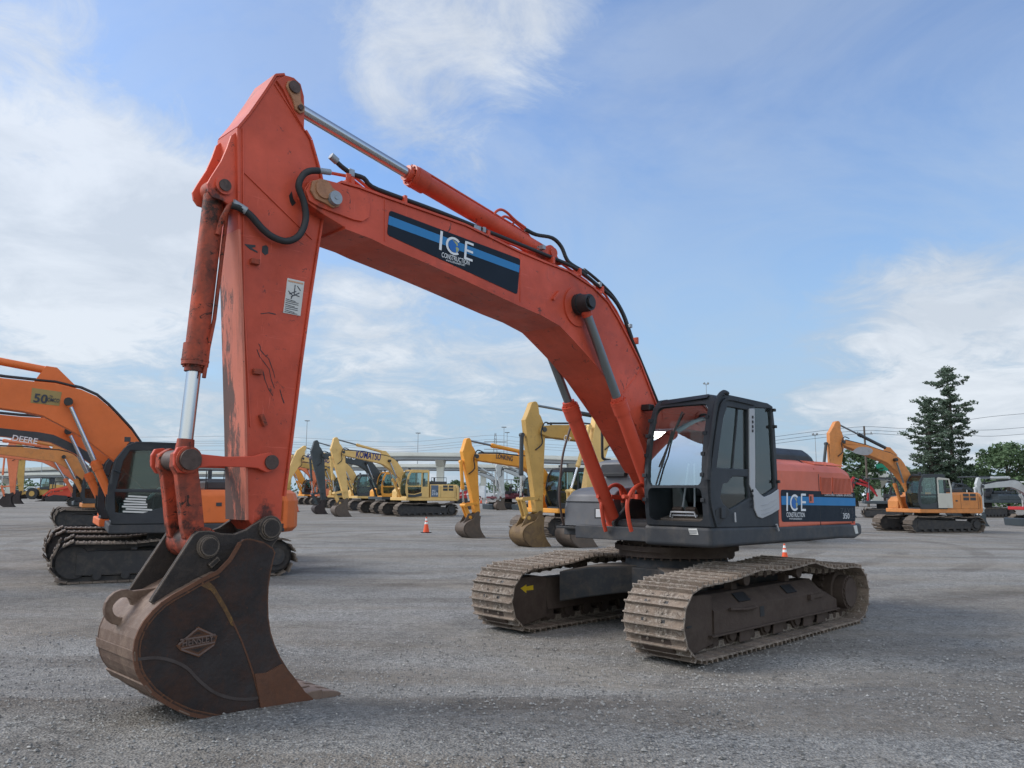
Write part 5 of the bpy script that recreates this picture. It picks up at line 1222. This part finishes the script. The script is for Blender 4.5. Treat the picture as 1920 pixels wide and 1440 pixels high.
# --- traffic cones
def cone(px, py, h_, label, lean=0):
    g = ground_at(px, py); r = thing('traffic_cone', label, 'traffic cone', g, random.random(), 'traffic cones on the gravel', h_/.72)
    oc = flat('cone_orange', (.75, .10, .035), .5); wc = flat('cone_white', (.72, .72, .70), .4)
    MB().prism(rrect(-.19, -.19, .19, .19, .04), 0, .035, 'xy').build('base', P_BLACK, r)
    R_ = lambda z: .145 - .118*(z-.035)/.685
    MB().cyl((0, 0, .035), (0, 0, .72), R_(.035), R_(.72), n=20).build('cone', oc, r)
    for z0, z1 in ((.40, .50), (.56, .66)): MB().cyl((0, 0, z0), (0, 0, z1), R_(z0)+.003, R_(z1)+.003, n=20, caps=False).build('band', wc, r)
cone(799, 999, .70, 'orange cone with white bands, alone on the gravel centre')
cone(556, 960, .95, 'orange cone beside the left excavator counterweight')
cone(912, 953, .95, 'orange cone in front of the pale grey mini excavators')
cone(1472, 1055, .50, 'orange cone behind the main excavator track')
cone(902, 944, 1.0, 'distant orange cone behind the orange-yellow arm')
cone(536, 951, .9, 'orange cone beside the main arm near the middle row')

# ================================================================= FAR STRUCTURES
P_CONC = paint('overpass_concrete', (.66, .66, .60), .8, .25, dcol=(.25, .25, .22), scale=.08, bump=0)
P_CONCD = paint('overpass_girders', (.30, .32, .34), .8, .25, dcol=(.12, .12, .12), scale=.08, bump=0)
def overpass(label, pts, D, th_px, cols, w=11):
    """deck line given where its parapet top stands; girders below, columns with caps"""
    r = thing('overpass', label, 'overpass', (0, 0, 0))
    P = [at_depth(px, py, D) for px, py in pts]
    for a, b in zip(P, P[1:]):
        pass
    k = D/F_PX
    def run(z0, z1, y0, y1, nm, mat):
        m = MB(); loops = [[(p.x, D+y0, p.z+z0), (p.x, D+y1, p.z+z0), (p.x, D+y1, p.z+z1), (p.x, D+y0, p.z+z1)] for p in P]
        m.loft(loops); return m.build(nm, mat, r)
    run(-.42*th_px*k, 0, 0, .4, 'parapet', P_CONC); run(-.42*th_px*k, 0, w-.4, w, 'parapet', P_CONC)
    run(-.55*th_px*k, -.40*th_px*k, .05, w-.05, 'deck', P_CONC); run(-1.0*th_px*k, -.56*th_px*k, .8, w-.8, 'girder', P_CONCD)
    for px in cols:
        p = at_depth(px, 900, D); z = None
        for a, b in zip(P, P[1:]):
            if a.x <= p.x <= b.x: z = a.z+(b.z-a.z)*(p.x-a.x)/(b.x-a.x)
        if z is None: continue
        zb = z - th_px*k
        m = MB().box((p.x, D+w/2, zb/2), (1.9, 2.2, zb)).prism([(D+w*.1, zb-.05), (D+w*.9, zb-.05), (D+w*.65, zb-1.6), (D+w*.35, zb-1.6)], p.x-1.1, p.x+1.1, 'yz')
        m.build('pier', P_CONC, r)
overpass('long concrete overpass crossing behind the middle row', [(560, 851), (757, 848), (880, 849), (1000, 853), (1090, 856), (1250, 862), (1420, 872)], 205, 13, (640, 728, 822, 1075, 1180))
overpass('lower overpass deck running behind all the machines', [(-160, 882), (50, 877), (135, 873), (250, 871), (500, 869), (800, 870), (1100, 872), (1300, 880)], 260, 11, (-60, 90, 330, 480, 600, 700, 905, 1010), 13)
overpass('lowest overpass deck at the far left', [(-160, 892), (60, 886), (250, 884), (500, 884)], 235, 9, (0, 90, 210), 11)
overpass('concrete overpass behind the right-hand trees', [(1560, 882), (1625, 885), (1680, 890), (1760, 897)], 170, 12, (1602, 1660, 1740))
# green road sign
sg = thing('road_sign', 'green highway sign above the right-hand overpass', 'road sign', at_depth(1654, 884, 169) - Vector((0, 0, 0)))
MB().box((0, 0, .9), (2.6, .1, 1.5)).build('sign_panel', flat('sign_green', (.01, .20, .12)), sg); MB().box((-1, .1, 0), (.12, .12, 2.4)).box((1, .1, 0), (.12, .12, 2.4)).build('post', P_SILV, sg)

P_GALV = paint('galvanised_mast', (.26, .28, .29), .5, .1, bump=0)
def mast(px, ytop, D, label, kind='ring'):
    p = at_depth(px, ytop, D); b = Vector((p.x, p.y, 0)); r = thing('light_mast', label, 'light mast', b); h_ = p.z; k = D/F_PX
    m = MB().cyl((0, 0, 0), (0, 0, h_), .9*k, .45*k, n=10).build('mast_pole', P_GALV, r)
    q = MB()
    if kind == 'ring':
        for i in range(8): t = 2*math.pi*i/8; q.box((2.6*k*2*math.cos(t)/1.4, 2.6*k*2*math.sin(t)/1.4, h_), (2.0*k, 2.0*k, 1.2*k))
        q.cyl((0, 0, h_-.3*k), (0, 0, h_+.3*k), 3.2*k, n=12)
    else:
        for sx in (-1, 1): q.box((sx*3.6*k, 0, h_), (3.4*k, 3*k, 3.2*k), ry=sx*.5); q.box((sx*1.6*k, 0, h_-2.2*k), (2.6*k, .8*k, .8*k), ry=-sx*.6)
    q.build('lamp_head', P_GALV, r)
mast(576, 789, 260, 'high light mast just right of the main arm')
mast(784, 812, 300, 'light mast above the front yellow boom of the middle row')
mast(945, 801, 300, 'tall ring-headed light mast left of the lattice pylon')
mast(951, 811, 320, 'plain slim mast beside the ring-headed mast')
mast(1324, 719, 150, 'light mast standing up behind the main cab roof', 'twin')
mast(1528, 814, 170, 'twin-lamp light mast left of the faded orange arm', 'twin')
mast(80, 855, 240, 'light mast above the far-left overpass')
# lattice pylon
pp = at_depth(929, 812, 380); py_ = thing('pylon', 'thin lattice power pylon behind the orange-yellow boom', 'pylon', (pp.x, pp.y, 0)); m = MB()
H_ = pp.z
for sx in (-1, 1):
    for sy in (-1, 1): m.bar((sx*2.2, sy*2.2, 0), (sx*.3, sy*.3, H_), .22, .22)
for k in range(14):
    z0, z1 = H_*k/14, H_*(k+1)/14; a, b = 2.2-1.9*k/14, 2.2-1.9*(k+1)/14
    for s_ in (-1, 1): m.bar((-a*s_, -a, z0), (b*s_, -b, z1), .14, .14)
for f_ in (.62, .74, .86): m.bar((-5.5, 0, H_*f_), (5.5, 0, H_*f_), .25, .35)
m.build('lattice', P_GALV, py_)
# utility pole
up0 = at_depth(1620, 799, 115); ut = thing('utility_pole', 'wooden utility pole with crossarm beside the conifers', 'utility pole', (up0.x, up0.y, 0))
MB().cyl((0, 0, 0), (0, 0, up0.z), .19, .13, n=10).build('pole', paint('weathered_wood', (.10, .08, .065), .9, .3), ut)
MB().box((0, 0, up0.z-1.15), (2.4, .12, .14)).box((-1.0, 0, up0.z-.95), (.12, .12, .25)).box((1.0, 0, up0.z-.95), (.12, .12, .25)).build('crossarm', P_GALV, ut)
# power lines
def wire(pts, D, r_, label):
    P = smooth_path([at_depth(px, py, D) for px, py in pts], 5); m = MB().tube(P, r_, 5); o = m.build('power_line', P_GALV if D > 200 else P_CABG); tag(o, label, 'power line', 'power lines')
for i, (y0, y1, y2, y3) in enumerate(((806, 820, 829, 816), (815, 829, 838, 824), (823, 838, 847, 834), (818, 833, 842, 829), (834, 846, 853, 846))):
    wire([(-100, y0+10), (180, y0+14), (420, y1-2), (544, y1), (740, y2), (870, y3+4), (929, y3), (1000, y3+7), (1100, y3+12), (1250, y3+6)], 380, .075, 'one of the thin power lines strung low across the left and middle sky')
for y0, y1 in ((800, 776), (807, 801), (813, 813)):
    wire([(1430, y0+22), (1530, y0+9), (1620, y0), (1700, y0+3), (1780, y0-.3*(y0-y1)), (1860, y1+5), (1990, y1-6)], 115 if True else 0, .028, 'one of the power lines running from the utility pole to the right')

# ================================================================= TREES
def leafmat(name, a, b):
    m, nt, bs = newmat(name); tc = _n(nt, 'ShaderNodeTexCoord').outputs['Object']
    g = _n(nt, 'ShaderNodeNewGeometry').outputs['Random Per Island']
    c = mix(nt, noise(nt, tc, .5, 3), (*a, 1), (*b, 1)); c2 = mix(nt, g, c, (a[0]*1.5, a[1]*1.5, a[2]*1.3, 1)); nt.links.new(mix(nt, .5, c, c2), bs.inputs['Base Color'])
    bs.inputs['Roughness'].default_value = .6; bs.inputs['Specular IOR Level'].default_value = .25
    tr = _n(nt, 'ShaderNodeBsdfTranslucent'); nt.links.new(c, tr.inputs[0]); mx = _n(nt, 'ShaderNodeMixShader'); mx.inputs[0].default_value = .25
    nt.links.new(bs.outputs[0], mx.inputs[1]); nt.links.new(tr.outputs[0], mx.inputs[2]); nt.links.new(mx.outputs[0], nt.nodes['Material Output'].inputs[0]); return m
L_CON = leafmat('conifer_foliage', (.080, .12, .090), (.12, .155, .105)); L_DEC = leafmat('broadleaf_foliage', (.075, .125, .065), (.12, .17, .085))
P_BARK = paint('bark', (.07, .06, .05), .9, .3)
def leaves(m, c, r, n, size, flat_=1.0):
    for _ in range(n):
        while True:
            v = Vector((random.uniform(-1, 1), random.uniform(-1, 1), random.uniform(-1, 1)))
            if v.length <= 1: break
        p = Vector(c) + Vector((v.x*r, v.y*r, v.z*r*flat_))
        a = Vector((random.gauss(0, 1), random.gauss(0, 1), random.gauss(0, .6))).normalized(); b = a.orthogonal().normalized(); b = Matrix.Rotation(random.uniform(0, 6.28), 3, a) @ b
        s_ = size*random.uniform(.6, 1.3)
        m._add([p-a*s_, p+b*s_*.5, p+a*s_, p-b*s_*.5], [(0, 1, 2, 3)])
def conifer(px, ytop, D, label, wk=1.0, bare=.12, lean=(0, 0)):
    p = at_depth(px, ytop, D); r = thing('tree', label, 'tree', (p.x, p.y, 0), random.random()*6, 'trees at the right'); H_ = p.z
    MB().tube([(0, 0, 0), (.2, .1, H_*.4), (.25, -.1, H_*.75), (0, 0, H_*.97)], lambda t: .34*(1-t)+.05, 8).build('trunk', P_BARK, r)
    m = MB(); lb = MB(); z = H_*bare; ang = 0; lobe = [random.uniform(.42, 1.4) for _ in range(13)]
    while z < H_*.98:
        f_ = (z/H_); ang += 2.4+random.uniform(-.6, .6)
        R_ = wk*(H_*.235*(1-f_**1.6)+.75)*lobe[int(f_*12.99)]*random.uniform(.55, 1.1)
        d = Vector((math.cos(ang), math.sin(ang), 0)); L = R_; rise = random.uniform(.0, .45)
        lb.tube([(0, 0, z), tuple(d*L*.5+Vector((0, 0, z+L*rise*.3))), tuple(d*L+Vector((0, 0, z+L*rise)))], .05, 4)
        nc = max(2, int(L/.5))
        for k in range(nc):
            t = .18+.82*(k+.5)/nc; side = d.cross(Vector((0, 0, 1)))*random.uniform(-.6, .6)*L*.35
            c = d*L*t + side + Vector((0, 0, z+L*rise*t*t+random.uniform(-.15, .3)))
            leaves(m, c, .38+.36*random.random(), 34, .20, .45)
        z += H_*.0095*random.uniform(.4, 1.8)
    leaves(m, (0, 0, H_*.985), .7, 90, .19, .9)
    lb.build('branch', P_BARK, r); m.build('crown', L_CON, r)
def broadleaf(px, ytop, D, halfw, label, n=60, base=.2, grp='trees at the right', mat=None):
    p = at_depth(px, ytop, D); r = thing('tree', label, 'tree', (p.x, p.y, 0), random.random()*6, grp); H_ = p.z; k = D/F_PX; R_ = halfw*k
    tk_ = MB().tube([(0, 0, 0), (.1, 0, H_*.25), (0, .1, H_*.5)], lambda t: .35-.15*t, 8)
    m = MB()
    for i in range(n):
        t = random.random(); a = random.uniform(0, 6.28); z = H_*(base+(.93-base)*random.random()); f_ = (z/H_-base)/(1-base)
        rr = R_*math.sqrt(max(.02, 1-(abs(f_-.38)/.64)**2))*math.sqrt(random.random())
        c = Vector((rr*math.cos(a), rr*math.sin(a), z)); cr = random.uniform(.10, .20)*R_+.35
        leaves(m, c, cr, int(70*min(3, max(1, cr))), .17+.0011*D, .8)
        if i % 6 == 0: tk_.tube([(0, 0, H_*.3), tuple(c*.5+Vector((0, 0, H_*.2))), tuple(c)], .06, 4)
    tk_.build('trunk', P_BARK, r); m.build('crown', mat or L_DEC, r)
conifer(1774, 689, 112, 'tallest conifer, dense dark layered crown at the right', wk=1.25)
conifer(1740, 748, 110, 'shorter conifer standing against the left of the tallest one', wk=1.5, bare=.12)
broadleaf(1885, 829, 105, 62, 'broad green tree at the right edge, behind the mini excavator', 90, .1)
broadleaf(1950, 838, 112, 50, 'green tree cut off by the right edge of the picture', 50, .1)
broadleaf(1812, 872, 125, 42, 'low green tree between the conifers and the broad tree', 40, .05)
broadleaf(1715, 878, 130, 45, 'low green tree below the shorter conifer', 40, .05)
broadleaf(1600, 842, 120, 46, 'green tree directly behind the rear of the main hood', 60, .15)
broadleaf(1655, 862, 190, 22, 'small pale green tree beyond the right overpass', 30, .1)
broadleaf(1762, 884, 118, 40, 'bushy green tree behind the faded orange excavator cab', 40, .03)
GC = 'distant trees in the middle'
for px, yt, hw, lb_ in ((975, 893, 30, 'low distant tree behind the pale grey mini excavator cab'), (1035, 890, 26, 'low distant tree behind the orange-yellow excavator cab'), (860, 902, 26, 'low distant tree beneath the overpass column'), (1100, 888, 30, 'low distant tree behind the main boom cylinders'), (700, 903, 30, 'low distant tree behind the middle row cabs')):
    broadleaf(px, yt, 300, hw, lb_, 26, .05, GC)

# ================================================================= GROUND
def gz(x, y):
    t = min(1, max(0, (y-5.8)/(8.4-5.8))); return .185*(1-(t*t*(3-2*t)))
def gravel_mat():
    m, nt, b = newmat('gravel'); tc = _n(nt, 'ShaderNodeTexCoord').outputs['Object']
    vo = _n(nt, 'ShaderNodeTexVoronoi'); vo.inputs['Scale'].default_value = 48; nt.links.new(tc, vo.inputs['Vector'])
    v2 = _n(nt, 'ShaderNodeTexVoronoi'); v2.inputs['Scale'].default_value = 95; nt.links.new(tc, v2.inputs['Vector'])
    sep = _n(nt, 'ShaderNodeSeparateColor'); nt.links.new(vo.outputs['Color'], sep.inputs[0])
    grain = ramp(nt, sep.outputs[0], [(0, (.06, .059, .057)), (.22, (.19, .186, .176)), (.7, (.345, .334, .308)), (.96, (.48, .465, .43)), (1, (.60, .585, .545))])
    s2 = _n(nt, 'ShaderNodeSeparateColor'); nt.links.new(v2.outputs['Color'], s2.inputs[0])
    fine = ramp(nt, s2.outputs[0], [(0, (.13, .127, .12)), (.6, (.295, .286, .265)), (1, (.42, .405, .37))])
    n0 = noise(nt, tc, 1.3, 8, .7)
    base = mix(nt, ramp(nt, n0, [(.35, (0, 0, 0)), (.65, (1, 1, 1))]), grain, fine)
    # bands of brown silt along the way the machines track about
    mp = _n(nt, 'ShaderNodeMapping'); mp.inputs['Rotation'].default_value = (0, 0, rad(-14)); mp.inputs['Scale'].default_value = (.10, .55, 1); nt.links.new(tc, mp.inputs[0])
    nb = noise(nt, mp.outputs[0], 1.0, 7, .62, .5)
    silt = ramp(nt, nb, [(.42, (0, 0, 0)), (.58, (.9,)*3)])
    nn = noise(nt, tc, 9, 6, .7)
    sm2 = _n(nt, 'ShaderNodeMath', operation='MULTIPLY'); nt.links.new(silt, sm2.inputs[0]); nt.links.new(ramp(nt, nn, [(.3, (.35,)*3), (.7, (1, 1, 1))]), sm2.inputs[1])
    base = mix(nt, sm2.outputs[0], base, (.235, .20, .158, 1))
    mp3 = _n(nt, 'ShaderNodeMapping'); mp3.inputs['Rotation'].default_value = (0, 0, rad(24)); mp3.inputs['Scale'].default_value = (.07, .33, 1); mp3.inputs['Location'].default_value = (3, 7, 0); nt.links.new(tc, mp3.inputs[0])
    nd = noise(nt, mp3.outputs[0], 1.0, 6, .6, .8)
    base = mix(nt, ramp(nt, nd, [(.52, (0, 0, 0)), (.64, (.22,)*3)]), base, (.10, .088, .074, 1))
    # curved tyre and crawler marks swept round a turning circle, dark damp edges and pale squeezed silt
    for cxy, sc_, lo_, col_, k_ in (((-3.0, 33.0, 0), 1.05, .78, (.12, .10, .08, 1), .62), ((14.0, 2.0, 0), .62, .84, (.11, .095, .078, 1), .6), ((-22.0, -4.0, 0), .8, .82, (.30, .27, .225, 1), .7)):
        mv = _n(nt, 'ShaderNodeMapping'); mv.inputs['Location'].default_value = tuple(-v for v in cxy); nt.links.new(tc, mv.inputs[0])
        wv = _n(nt, 'ShaderNodeTexWave', wave_type='RINGS', rings_direction='Z', wave_profile='SIN'); wv.inputs['Scale'].default_value = sc_*.13; wv.inputs['Distortion'].default_value = 2.2; wv.inputs['Detail'].default_value = 3; wv.inputs['Detail Scale'].default_value = .35
        nt.links.new(mv.outputs[0], wv.inputs['Vector'])
        mk = ramp(nt, wv.outputs['Fac'], [(lo_, (0, 0, 0)), (min(.99, lo_+.12), (1, 1, 1))]); nk = ramp(nt, noise(nt, mv.outputs[0], .22, 5, .6), [(.42, (0, 0, 0)), (.60, (k_,)*3)])
        mu = _n(nt, 'ShaderNodeMath', operation='MULTIPLY'); nt.links.new(mk, mu.inputs[0]); nt.links.new(nk, mu.inputs[1])
        m2 = _n(nt, 'ShaderNodeMath', operation='MULTIPLY'); nt.links.new(mu.outputs[0], m2.inputs[0]); nt.links.new(ramp(nt, noise(nt, tc, 5, 7, .8), [(.3, (.2,)*3), (.6, (1, 1, 1))]), m2.inputs[1])
        base = mix(nt, m2.outputs[0], base, col_)
    big = noise(nt, tc, .11, 5, .55)
    base = mix(nt, 1.0, base, ramp(nt, big, [(.3, (.80,)*3), (.7, (1.12,)*3)]), 'MULTIPLY')
    base = mix(nt, 1.0, base, ramp(nt, noise(nt, tc, 11, 9, .85), [(.34, (.62,)*3), (.5, (1.0,)*3), (.68, (1.28,)*3)]), 'MULTIPLY')
    base = mix(nt, 1.0, base, ramp(nt, noise(nt, tc, 2.6, 8, .8), [(.36, (.80,)*3), (.62, (1.12,)*3)]), 'MULTIPLY')
    nt.links.new(base, b.inputs['Base Color']); b.inputs['Roughness'].default_value = .88; b.inputs['Specular IOR Level'].default_value = .25
    h1 = _n(nt, 'ShaderNodeMath', operation='ADD'); nt.links.new(vo.outputs['Distance'], h1.inputs[0]); nt.links.new(noise(nt, tc, 30, 5, .8), h1.inputs[1])
    bp = _n(nt, 'ShaderNodeBump'); bp.inputs['Strength'].default_value = .9; bp.inputs['Distance'].default_value = .022; nt.links.new(h1.outputs[0], bp.inputs['Height'])
    bq = _n(nt, 'ShaderNodeBump'); bq.inputs['Strength'].default_value = .5; bq.inputs['Distance'].default_value = .08; nt.links.new(noise(nt, tc, 2.2, 6, .6), bq.inputs['Height']); nt.links.new(bp.outputs[0], bq.inputs['Normal'])
    nt.links.new(bq.outputs[0], b.inputs['Normal']); return m
GRAVEL = gravel_mat()
xs = [-4000, -1000, -300, -120, -60, -30] + [-16+k*.4 for k in range(81)] + [30, 60, 120, 300, 1000, 4000]
ys_ = [-300, -40, -6] + [k*.25 for k in range(0, 81)] + [24, 30, 40, 60, 100, 200, 500, 1500, 6000]
g = MB(); V = [(x, y, gz(x, y) + ((.010*math.sin(x*1.7+y*.6)*math.sin(y*1.3)) if -16 < x < 16 and 0 < y < 20 else 0) - (.004 if y > 8 else 0)) for y in ys_ for x in xs]; nx = len(xs)
g._add(V, [(j*nx+i, j*nx+i+1, (j+1)*nx+i+1, (j+1)*nx+i) for j in range(len(ys_)-1) for i in range(nx-1)], 0, True)
go = g.build('ground', GRAVEL, kind='structure')
# a far-off wood along the horizon
m = MB()
for _ in range(420):
    x = random.uniform(-420, 520); y = random.uniform(520, 560); h_ = random.uniform(5, 11)
    leaves(m, (x, y, h_*.45), h_*.5, 26, 1.3, 1.0)
m.build('distant_wood', L_DEC, kind='stuff')
# loose stones in the foreground
P_STN = []
for nm, c in (('stone_grey', (.28, .272, .255)), ('stone_dark', (.12, .118, .112)), ('stone_pale', (.48, .465, .43))): P_STN.append(flat(nm, c, .8))
m = MB()
for _ in range(15000):
    y = 2.9+7.5*random.random()**1.6; x = random.uniform(-.75, .75)*y*1.05
    s_ = random.uniform(.005, .013)*(1+.05*y) if random.random() < .97 else random.uniform(.012, .024)
    z = gz(x, y); a = random.uniform(0, 3.1); vs = []
    for q in ((1, 0, 0), (0, 1, 0), (-1, 0, 0), (0, -1, 0), (0, 0, 1)):
        q = Vector(q); q.x *= random.uniform(.7, 1.3); q.y *= random.uniform(.6, 1.1); q.z *= random.uniform(.5, .9)
        vs.append((x+(q.x*math.cos(a)-q.y*math.sin(a))*s_, y+(q.x*math.sin(a)+q.y*math.cos(a))*s_, z+.004+q.z*s_))
    m._add(vs, [(0, 1, 4), (1, 2, 4), (2, 3, 4), (3, 0, 4)], random.choices((0, 1, 2), (68, 31, 1))[0])
m.build('loose_gravel', P_STN, kind='stuff')

# ================================================================= SKY AND LIGHT
SUN_EL, SUN_AZ = 38, -82
BACK_FILL = 2.15      # gain of added rear sky fill; sun azimuth from +y (view direction), negative = left
w = bpy.data.worlds.new('World'); sc.world = w; w.use_nodes = True; nt = w.node_tree; bg = nt.nodes['Background']
sky = _n(nt, 'ShaderNodeTexSky', sky_type='NISHITA'); sky.sun_disc = False; sky.sun_elevation = rad(SUN_EL); sky.sun_rotation = rad(SUN_AZ); sky.air_density = 1.0; sky.dust_density = .6; sky.ozone_density = 2.2
tc = _n(nt, 'ShaderNodeTexCoord').outputs['Generated']
def vdot(v, c):
    n = _n(nt, 'ShaderNodeVectorMath', operation='DOT_PRODUCT'); nt.links.new(v, n.inputs[0]); n.inputs[1].default_value = c; return n.outputs['Value']
def mth(op, a, b=None, c=None):
    n = _n(nt, 'ShaderNodeMath', operation=op)
    for i, v in enumerate((a, b, c)):
        if v is None: continue
        if isinstance(v, (int, float)): n.inputs[i].default_value = v
        else: nt.links.new(v, n.inputs[i])
    return n.outputs[0]
def blob(px, py, deg, amp):
    """a patch of sky with more (or less) cloud, centred on a direction"""
    d = ray(px, py).normalized(); s_ = vdot(tc, tuple(d)); n = _n(nt, 'ShaderNodeMapRange', interpolation_type='SMOOTHSTEP')
    nt.links.new(s_, n.inputs[0]); n.inputs[1].default_value = math.cos(rad(deg)); n.inputs[2].default_value = 1.0; n.inputs[3].default_value = 0; n.inputs[4].default_value = amp; return n.outputs[0]
sep = _n(nt, 'ShaderNodeSeparateXYZ'); nt.links.new(tc, sep.inputs[0])
# flatten the direction so that clouds stretch towards the horizon
zz = mth('ADD', mth('MAXIMUM', sep.outputs[2], 0.0), .22)
cx = mth('DIVIDE', sep.outputs[0], zz); cy = mth('DIVIDE', sep.outputs[1], zz)
cv = _n(nt, 'ShaderNodeCombineXYZ'); nt.links.new(cx, cv.inputs[0]); nt.links.new(cy, cv.inputs[1]); cv.inputs[2].default_value = 3.7
n1 = noise(nt, cv.outputs[0], 1.5, 12, .60, .35); n2 = noise(nt, cv.outputs[0], 4.6, 13, .68, .9)
dens = mth('ADD', mth('MULTIPLY', n1, .92), mth('MULTIPLY', n2, .60))
dens = mth('ADD', dens, -.345)
for a in ((80, 260, 15, .30), (40, 500, 12, .14), (330, 560, 9, .10), (830, 80, 10, .10), (800, 200, 7, .12), (690, 120, 7, .07), (1050, 80, 6, .11), (1860, 590, 8, .22), (1720, 640, 8, .12), (1880, 700, 8, .10), (1580, 700, 8, .08), (250, 420, 9, .10), (700, 690, 9, .08), (620, 590, 7, .12), (1570, 290, 7, .10), (1640, 400, 6, .06), (1830, 90, 7, .13), (980, 660, 8, .08), (1500, 80, 15, -.16), (1300, 350, 14, -.16), (430, 110, 8, -.16), (1350, 560, 8, -.08), (600, 380, 7, -.10), (1700, 200, 9, -.08), (1750, 470, 6, -.08)):
    dens = mth('ADD', dens, blob(a[0], a[1], a[2]*1.15, a[3]*.92))
# low haze and flat cloud near the horizon
low = _n(nt, 'ShaderNodeMapRange', interpolation_type='SMOOTHSTEP'); nt.links.new(sep.outputs[2], low.inputs[0]); low.inputs[1].default_value = .30; low.inputs[2].default_value = .0; low.inputs[3].default_value = 0; low.inputs[4].default_value = .16
dens = mth('ADD', dens, low.outputs[0])
cov = _n(nt, 'ShaderNodeMapRange', interpolation_type='SMOOTHSTEP'); nt.links.new(dens, cov.inputs[0]); cov.inputs[1].default_value = .36; cov.inputs[2].default_value = .80; cov.inputs[3].default_value = 0; cov.inputs[4].default_value = .86
thick = _n(nt, 'ShaderNodeMapRange'); nt.links.new(dens, thick.inputs[0]); thick.inputs[1].default_value = .55; thick.inputs[2].default_value = .78
bright = _n(nt, 'ShaderNodeMapRange'); bright.clamp = True; nt.links.new(sep.outputs[2], bright.inputs[0]); bright.inputs[1].default_value = .02; bright.inputs[2].default_value = .42
CLOUD_LO, CLOUD_HI = (2.5, 2.95, 3.4, 1), (3.85, 4.25, 4.65, 1)
ccol = mix(nt, bright.outputs[0], CLOUD_LO, CLOUD_HI)
n3 = noise(nt, cv.outputs[0], 2.3, 12, .62, .4)
ccol = mix(nt, mth('MULTIPLY', thick.outputs[0], 1.0), ccol, (4.9, 5.15, 5.45, 1))
ccol = mix(nt, ramp(nt, n3, [(.42, (0, 0, 0)), (.62, (.55,)*3)]), ccol, (3.0, 3.35, 3.8, 1))
backm = _n(nt, 'ShaderNodeMapRange', interpolation_type='SMOOTHSTEP'); nt.links.new(vdot(tc, (0.0, -.80, .60)), backm.inputs[0]); backm.inputs[1].default_value = .05; backm.inputs[2].default_value = .85; backm.inputs[3].default_value = 1.0; backm.inputs[4].default_value = BACK_FILL
skyc = mix(nt, 1.0, sky.outputs[0], (.92, 1.07, 1.25, 1), 'MULTIPLY')
veil = ramp(nt, noise(nt, cv.outputs[0], 1.1, 9, .6, .9), [(.42, (0, 0, 0)), (.64, (.34,)*3)])
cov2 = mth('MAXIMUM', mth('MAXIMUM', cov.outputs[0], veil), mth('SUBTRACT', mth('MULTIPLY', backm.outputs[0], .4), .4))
hz = _n(nt, 'ShaderNodeMapRange', interpolation_type='SMOOTHSTEP'); nt.links.new(sep.outputs[2], hz.inputs[0]); hz.inputs[1].default_value = .50; hz.inputs[2].default_value = .02; hz.inputs[3].default_value = 0.0; hz.inputs[4].default_value = .88
skyc = mix(nt, hz.outputs[0], skyc, (2.35, 3.25, 4.2, 1))
fin = mix(nt, cov2, skyc, ccol)
# added fill: the unseen sky behind the camera is made brighter and warmer
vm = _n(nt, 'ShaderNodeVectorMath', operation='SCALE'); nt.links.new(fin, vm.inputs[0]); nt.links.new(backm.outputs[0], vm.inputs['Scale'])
wf = mth('MULTIPLY', mth('SUBTRACT', backm.outputs[0], 1.0), 1.0/(BACK_FILL-1.0)); fin = mix(nt, wf, vm.outputs[0], mix(nt, 1.0, vm.outputs[0], (1.22, 1.02, .80, 1), 'MULTIPLY'))
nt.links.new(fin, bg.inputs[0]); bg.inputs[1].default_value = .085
su = bpy.data.lights.new('sun', 'SUN'); su.energy = 1.35; su.angle = rad(26); su.color = (1, .93, .84)
so = bpy.data.objects.new('sun', su); COL.objects.link(so)
dsun = Vector((math.sin(rad(SUN_AZ))*math.cos(rad(SUN_EL)), math.cos(rad(SUN_AZ))*math.cos(rad(SUN_EL)), math.sin(rad(SUN_EL))))
so.rotation_euler = dsun.to_track_quat('Z', 'Y').to_euler(); so.location = dsun*50

# ================================================================= CAMERA
cam = bpy.data.cameras.new('camera'); co = bpy.data.objects.new('camera', cam); COL.objects.link(co); sc.camera = co
cam.sensor_fit = 'HORIZONTAL'; cam.sensor_width = 36; cam.lens = F_PX/1920*36; cam.clip_start = .05; cam.clip_end = 9000
co.location = (0, 0, CAM_H)
a = rad(PITCH); fw = Vector((0, math.cos(a), math.sin(a))); upv = Vector((0, -math.sin(a), math.cos(a))); rt = Vector((1, 0, 0))
c_, s_ = math.cos(rad(ROLL)), math.sin(rad(ROLL))
R3 = rt*c_ + upv*s_*-1*-1 if False else rt*c_ - upv*s_*-1*1
# image x = c*u - s*v with v pointing down, so the camera's right axis is c*right + s*up
R3 = rt*c_ + upv*s_; U3 = upv*c_ - rt*s_
M = Matrix((R3, U3, -fw)).transposed(); co.rotation_euler = M.to_euler()
vs_ = sc.view_settings; vs_.view_transform = 'Standard'; vs_.look = 'None'; vs_.exposure = 1.0; vs_.gamma = 1
sc.cycles.max_bounces = 8; sc.cycles.transparent_max_bounces = 24; sc.cycles.use_denoising = True
sc.cycles.sample_clamp_indirect = 8
